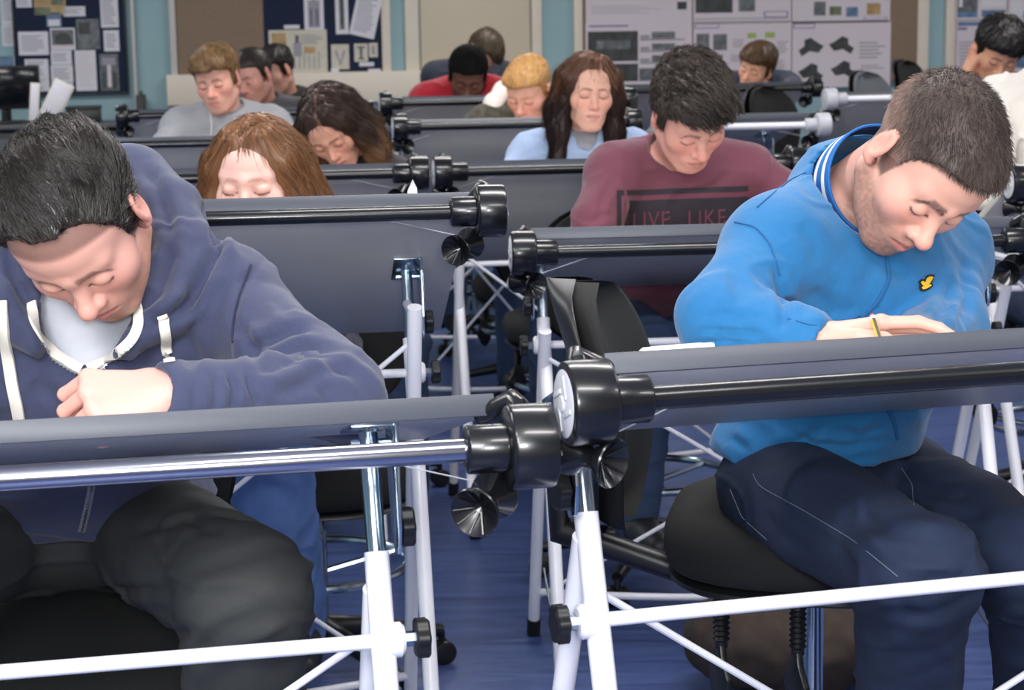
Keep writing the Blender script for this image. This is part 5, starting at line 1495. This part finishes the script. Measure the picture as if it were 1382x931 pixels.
# blue track jacket
jk = WHO['M2']['top']; J = WHO['M2']['J']
WHT = mat('white_knit_stripe', (236, 238, 240), .8); BLUC = mat('collar_blue_rib', (22, 100, 176), .8, bump=.3, bscale=800); BLUD = mat('collar_lining', (20, 62, 110), .85)
def collar():
    nd = norm(J['K'] - J['N']); c = J['N'] + nd * .050 + J['F'] * .022
    fr = norm(J['F'] - nd * np.dot(J['F'], nd)); sd = np.cross(nd, fr)
    n = 64; vals = [0, .09, .27, .58, .77, .93, 1.0]; mt = [0, 1, 0, 1, 0, 0]
    mb = MB(); rows = []
    def pt(a, v, o):
        r = .0830 - .003 * v + o; back = -math.cos(a)
        h = .050 * v * (1 + .25 * max(0, back))
        return c + fr * math.cos(a) * r * .98 + sd * math.sin(a) * r + nd * (h - .006)
    an = np.linspace(.12, 2 * math.pi - .12, n)
    for bi in range(len(mt)):
        mb.cur = mt[bi]; vs = []; fs = []
        for a in an: vs += [pt(a, vals[bi], .0022), pt(a, vals[bi + 1], .0022)]
        for i in range(n - 1): fs.append((2 * i, 2 * i + 2, 2 * i + 3, 2 * i + 1))
        mb.add(vs, fs)
    mb.cur = 2; vs = []; fs = []
    for a in an: vs += [pt(a, 0, -.0015), pt(a, 1, -.0015)]
    for i in range(n - 1): fs.append((2 * i, 2 * i + 1, 2 * i + 3, 2 * i + 2))
    mb.add(vs, fs)
    mb.cur = 0; vs = []; fs = []
    for a in an: vs += [pt(a, 1, .0022), pt(a, 1.03, .0004), pt(a, 1, -.0015)]
    for i in range(n - 1): fs += [(3 * i, 3 * i + 3, 3 * i + 4, 3 * i + 1), (3 * i + 1, 3 * i + 4, 3 * i + 5, 3 * i + 2)]
    mb.add(vs, fs)
    me = rel(mb, jk).build('collar', [BLUC, WHT, BLUD], jk, 60)
    return me
collar()
seam(jk, [(1106, 224), (1062, 246), (1022, 280)], SEAMB, .0012)
seam(jk, [(992, 300), (1020, 306), (1040, 330), (1052, 372)], SEAMB, .0013)
seam(jk, [(1064, 430), (1099, 440), (1151, 430), (1186, 412)], SEAMB, .0011)
ribbon(jk, [(1176, 312), (1196, 340), (1200, 378), (1184, 408), (1152, 438)], .006, SEAMB, .0012, .001, 'zip', 24)
ribbon(jk, [(1190, 540), (1206, 565), (1211, 592)], .006, SEAMB, .0012, .001, 'zip', 10)
trs = [c for c in WHO['M2']['root'].children if c.name.startswith('trousers')][0]; STC = mat('denim_stitching', (92, 104, 120), .8)
for pth in ([(1017, 640), (1020, 654), (1069, 680), (1155, 731), (1212, 778)], [(986, 660), (1002, 698), (1036, 728)], [(1217, 632), (1232, 654), (1233, 682)]): seam(trs, pth, STC, .0007, .0012, 'stitching', 30)
cx, cy = 1249, 382
bird = [(-8, -1), (-5, -3), (-2, -1), (0, -6), (2, -8), (6, -9), (9, -8), (7, -4), (5, -1), (3, 2), (6, 2), (7, 4), (3, 6), (-1, 8), (-5, 9), (-7, 6), (-4, 4), (-6, 2)]
patch = [(-11, -2), (-6, -6), (-2, -5), (0, -10), (6, -12), (12, -11), (9, -3), (8, 0), (10, 4), (5, 9), (-2, 12), (-8, 11), (-10, 6), (-9, 2)]
decal(jk, [[(cx + a, cy + b) for a, b in patch]], mat('badge_black', (20, 22, 24), .8), .0014, 'eagle_badge')
decal(jk, [[(cx + a, cy + b) for a, b in bird]], mat('badge_gold', (222, 176, 40), .7), .0024, 'eagle_emblem')
for pth in ([(283, 150), (286, 166), (285, 182)], [(318, 150), (316, 166), (318, 180)]): seam(WHO['M4']['top'], pth, TAPE, .003, .002, 'drawstring', 10)
# print on the maroon t-shirt
ts = WHO['M3']['top']; PRN = mat('black_shirt_print', (40, 36, 44), .8); MRL = mat('maroon_lettering', (104, 56, 72), .85)
sk = -.035
rects = quadgrid(832, 257, 1010, 264, 24, 2, sk) + quadgrid(832, 264, 838, 318, 2, 8, sk) + quadgrid(843, 271, 1010, 318, 24, 8, sk)
decal(ts, rects, PRN, .0014, 'chest_print')
for wd, x0_ in (('LIVE', 853), ('LIKE', 927)):
    cu = bpy.data.curves.new('lettering', 'FONT'); cu.body = wd; cu.size = 30; cu.space_character = 1.12; cu.resolution_u = 3
    to = bpy.data.objects.new('lettering_source', cu); COL.objects.link(to); bpy.context.view_layer.update()
    tm = bpy.data.meshes.new_from_object(to.evaluated_get(bpy.context.evaluated_depsgraph_get()))
    bmx = bmesh.new(); bmx.from_mesh(tm); bmesh.ops.triangulate(bmx, faces=bmx.faces[:])
    polys = [[(x0_ + v.co.x * .84, 308 - v.co.y * 1.05 + sk * (x0_ - 853 + v.co.x)) for v in f.verts] for f in bmx.faces]; bmx.free()
    bpy.data.objects.remove(to); bpy.data.meshes.remove(tm); bpy.data.curves.remove(cu)
    decal(ts, polys, MRL, .0026, 'chest_lettering')
# white hood of the fair-haired boy
w = WHO['B1']; S = Sdf(); Jb = w['J']; S.chain([P(664, 165, 7.08), P(666, 140, 7.10), P(680, 123, 7.16), P(706, 118, 7.22), P(738, 124, 7.2), P(754, 146, 7.12), P(752, 166, 7.06)], [.028, .034, .036, .036, .036, .034, .028], .03); v, q = S.mesh(.009)
np_mesh('hood', v, q, mat('white_hood_fleece', (226, 220, 214), .9, bump=.3, bscale=300), w['root'])
# bracelet and pencil of the man in blue
wr = J['wrR']; ax = norm(J['wrR'] - J['elR']); mb = MB(); a1 = norm(np.cross(ax, UP)); a2 = np.cross(ax, a1)
for k in range(22):
    an = 2 * math.pi * k / 22; c = wr + ax * .012 + (a1 * math.cos(an) * 1.08 + a2 * math.sin(an) * .95) * .0285
    mb.lathe(c - UP * .0042, c + UP * .0042, [(0, .001), (.0015, .0033), (.0042, .0042), (.0069, .0033), (.0084, .001)], 10)
rel(mb, WHO['M2']['body']).build('bracelet', mat('bracelet_beads', (150, 130, 110), .35, var=.5, vscale=160), WHO['M2']['body'])
pa, pb = P(1177, 426, 2.33), P(1193, 476, 2.235); w_ = norm(pb - pa); 
root = thing('pencil', 'yellow and black striped pencil with a red end held above the right table', 'pencil', pa, 0)
def pc(a, b, prof, seg, nm, m, par):
    mb = MB(); mb.lathe(w_ * a, w_ * b, prof, seg); return mb.build(nm, m, par, 20)
YEL = mat('yellow_lacquer', (232, 188, 30), .35); 
mb = MB(); mb.lathe(w_ * .013, w_ * .17, [(0, .0038), (.067, .0038)], 6); 
o = mb.build('barrel', [YEL, BLACKM], root, 20)
for i, p in enumerate(o.data.polygons): p.material_index = i % 2 if len(p.vertices) == 4 else 0
pc(.0, .005, [(0, .003), (.001, .0038), (.005, .0039)], 16, 'red_end', mat('red_lacquer', (190, 26, 30), .35), root)
pc(.005, .013, [(0, .0039), (.008, .0039)], 16, 'white_band', mat('white_lacquer', (235, 235, 235), .4), root)
pc(.080, .15, [(0, .0038), (.018, .0012)], 12, 'sharpened_cone', mat('bare_wood', (205, 165, 115), .6), root)
pc(.098, .15, [(0, .0012), (.006, .0002)], 8, 'lead', INK, root)

# ---------------------------------------------------------------- loose things
# white straightedge on the nearest right table
D1 = DESKS['1R']; pa_, pb_ = desk_local('1R', -.43, .105), desk_local('1R', -.345, .098)
root = thing('straightedge', 'white plastic straightedge lying at the left end of the nearest right table', 'ruler', (pa_ + pb_) / 2 + UP * .0005, 0)
nvw = D1['ry'] * D1['nv'][1] + UP * D1['nv'][2]; ax_ = norm(pb_ - pa_); mb = MB()
mb.box(nvw * .0045, (float(np.linalg.norm(pb_ - pa_)), .030, .008), np.stack([ax_, np.cross(nvw, ax_), nvw], 1), .003); mb.build('blade', mat('white_plastic', (236, 236, 238), .35), root)
mb = MB(); mb.box(nvw * .0095, (float(np.linalg.norm(pb_ - pa_)) * .7, .012, .002), np.stack([ax_, np.cross(nvw, ax_), nvw], 1), .0008); mb.build('grip_strip', CAPG, root)
# paper scrap behind the nearest steep board
c = desk_local('2L', .40, .10); mb = MB()
mb.add([c + RX * a + RY * b + UP * z for a, b, z in ((-.009, 0, .0), (.009, .004, .0), (.0085, .002, .02), (.001, 0, .036), (-.009, -.002, .016), (-.008, .008, .0), (.008, .011, .0), (.0075, .009, .02), (.001, .005, .034), (-.008, .006, .016))],
       [(0, 1, 2, 3, 4), (9, 8, 7, 6, 5), (0, 4, 9, 5), (4, 3, 8, 9), (3, 2, 7, 8), (2, 1, 6, 7), (1, 0, 5, 6)])
tag(mb.build('paper_scrap', PAPER, None, 0), 'small pointed white paper scrap on the edge of the steep board', 'paper')

# empty chairs at the back
for lab, px, py, d, tn, sz, sm in (('empty black chair back beside the boy resting his chin', 1106, 160, 8.3, 46, .78, SEAT),
                                   ('empty grey chair back under the poster of building masses', 1236, 150, 9.3, 46, .82, SEATG),
                                   ('black chair back in front of the tan panel, right of the grey chair', 1286, 150, 10.3, 50, .86, SEAT)):
    p = P(px, py, d); a = math.radians(tn) + YAW; make_chair(lab, (p[0], p[1], 0), a, sz, sm, sm)
# soft bag on the floor below the man in blue
S = Sdf(); b0 = P(1075, 905, 4.0); b0[2] = 0
S.ell(b0 + UP * .10, (.24, .14, .105), R3, .03); S.ell(b0 + UP * .13 + RX * .12, (.13, .12, .08), R3, .05); S.ell(b0 + UP * .12 - RX * .13 - RY * .03, (.1, .12, .09), R3, .05)
S.plane_cut(b0 + UP * .002, -UP, .01)
S.post = lambda p: (.012 * vnoise(p * 12, 3) + .006 * vnoise(p * 30, 4)).astype(F32)
v, q = S.mesh(.010); root = thing('bag', 'dark brown soft bag lying on the floor under the nearest right table', 'bag', b0, 0)
v[:, 2] = np.maximum(v[:, 2], .001)
np_mesh('bag_body', v, q, mat('dark_brown_canvas', (58, 48, 42), .9, var=.2, vscale=30, bump=.3, bscale=400), root)
mb = MB(); mb.tube([UP * .18 + RX * (-.12 + .24 * t) - RY * .06 + UP * .07 * math.sin(math.pi * t) for t in np.linspace(0, 1, 14)], .010, 8); mb.build('handle', BLACKM, root)

# cabinet and things at the far left
cb = P(40, 165, 9.9); cb = np.array([cb[0], cb[1], 0]); ZC = float(P(60, 166, 9.9)[2])
root = thing('cabinet', 'low dark grey cabinet below the navy pinboard at far left', 'cabinet', cb, YAW)
mb = MB(); mb.box((0, 0, ZC / 2 - .02), (1.1, .42, ZC - .04), None, .004); mb.build('carcass', mat('dark_grey_metal', (58, 62, 66), .5), root)
mb = MB(); mb.box((0, 0, ZC - .012), (1.14, .46, .024), None, .004); mb.build('top', mat('cabinet_top', (70, 74, 78), .45), root)
for s_ in (-1, 1):
    mb = MB(); mb.box((s_ * .27, -.218, ZC / 2), (.5, .016, ZC - .14), None, .003); dr = mb.build('cabinet_door', mat('dark_grey_metal', (58, 62, 66), .5), root)
    mb = MB(); mb.tube([(s_ * .06, -.228, ZC * .6), (s_ * .06, -.25, ZC * .6), (s_ * .06, -.25, ZC * .45), (s_ * .06, -.228, ZC * .45)], .006, 8); mb.build('handle', CHROME, dr)
def oncab(px, dy=0.0):
    p = P(px, 160, 9.9); u = float(np.dot(p - cb, RX)); q = cb + RX * u + RY * dy; return np.array([q[0], q[1], ZC])
WB = mat('white_board_card', (214, 210, 200), .6)
for (px, tl, lab) in ((45, .10, 'narrow white board standing on the cabinet, left of the leaning one'), (65, .48, 'white board leaning to the right on the cabinet')):
    o0 = oncab(px, .0); root = thing('mounting_board', lab, 'board', o0 + UP * .001, YAW)
    mb = MB(); R_ = np.array(Matrix.Rotation(tl, 3, 'Y')); w_b = .05 if tl < .2 else .11
    mb.box(R_ @ np.array([0, 0, .105]) + np.array([0, 0, abs(math.sin(tl)) * w_b / 2]), (w_b, .012, .21), R_, .002); mb.build('card', WB, root)
    mb = MB(); mb.box(R_ @ np.array([0, -.008, .105]) + np.array([0, 0, abs(math.sin(tl)) * w_b / 2]), (w_b * .8, .003, .19), R_, .001); mb.build('face_sheet', PAPER, root)
o0 = oncab(113, .0); root = thing('storage_box', 'flat black box on the cabinet below the navy pinboard', 'box', o0 + UP * .001, YAW)
mb = MB(); mb.box((0, 0, .035), (.17, .2, .07), None, .004); mb.build('box_body', BLACKM, root)
mb = MB(); mb.box((0, 0, .077), (.178, .208, .016), None, .003); mb.build('lid', BLACKM, root)
o0 = oncab(12, -.02); root = thing('computer_monitor', 'black computer monitor at the left picture edge', 'monitor', o0 + UP * .001, YAW + .35)
mb = MB(); mb.box((0, 0, .008), (.2, .16, .016), None, .005); mb.build('base', BLACKM, root)
mb = MB(); mb.box((0, .03, .08), (.05, .025, .15), None, .004); mb.build('stand', BLACKM, root)
mb = MB(); mb.box((0, .01, .19), (.36, .035, .23), None, .006); mb.build('bezel', BLACKM, root)
mb = MB(); mb.box((0, -.0085, .193), (.335, .003, .2), None, .001); mb.build('screen', mat('dark_screen', (14, 18, 24), .12), root)
u_, zb_ = wallpt(194, 176); za_ = wallpt(194, 127)[1]
root = thing('portfolio_case', 'narrow black portfolio case standing against the teal wall', 'case', W3(u_, 0, .12), YAW)
mb = MB(); mb.box((0, 0, za_ / 2), (.05, .16, za_), None, .006); mb.build('case_body', BLACKM, root)
mb = MB(); mb.tube([(0, -.03, za_ - .002), (0, -.03, za_ + .02), (0, .03, za_ + .02), (0, .03, za_ - .002)], .006, 8); mb.build('handle', BLACKM, root)
# ------------------------------------------------------------------ light
def area(name, loc, target, sx, sy, power, col=(1, 1, 1)):
    d = bpy.data.lights.new(name, 'AREA'); d.shape = 'RECTANGLE'; d.size = sx; d.size_y = sy; d.energy = power; d.color = col
    o = bpy.data.objects.new(name, d); COL.objects.link(o)
    o.location = Vector([float(c) for c in loc]); dv = Vector([float(c) for c in target]) - o.location
    o.rotation_euler = dv.to_track_quat('-Z', 'Y').to_euler(); return o
for (u, y, e) in ((-1.6, 0.4, 46), (.9, 0.4, 46), (3.4, .4, 40), (-1.8, 3.2, 40), (.8, 3.2, 40), (3.4, 3.2, 40), (-1.8, 6.2, 36), (.8, 6.2, 36), (3.4, 6.2, 36), (-1.6, 9.4, 34), (1.4, 9.4, 34), (4.4, 9.4, 34)):
    c = RX * u + RY * y + UP * (ROOM_Z - .06)
    o = area('ceiling_light', c, c - UP, 1.5, .3, e, (1, .97, .94))
    o.rotation_euler = (0, 0, YAW)
c = np.array([-.7, -.7, 2.3]); area('camera_flash_bounce', c, np.array([0.1, 3.2, .9]), 1.0, .8, 78, (.97, .98, 1.0))
c = np.array([.1, -.35, 1.55]); area('camera_flash', c, np.array([0.1, 3.2, .9]), .35, .25, 35, (.97, .98, 1.0))
w = bpy.data.worlds.new('world'); SC.world = w; w.use_nodes = True
w.node_tree.nodes['Background'].inputs[0].default_value = (.6, .65, .7, 1); w.node_tree.nodes['Background'].inputs[1].default_value = .15
SC.cycles.use_denoising = True
SC.cycles.max_bounces = 8
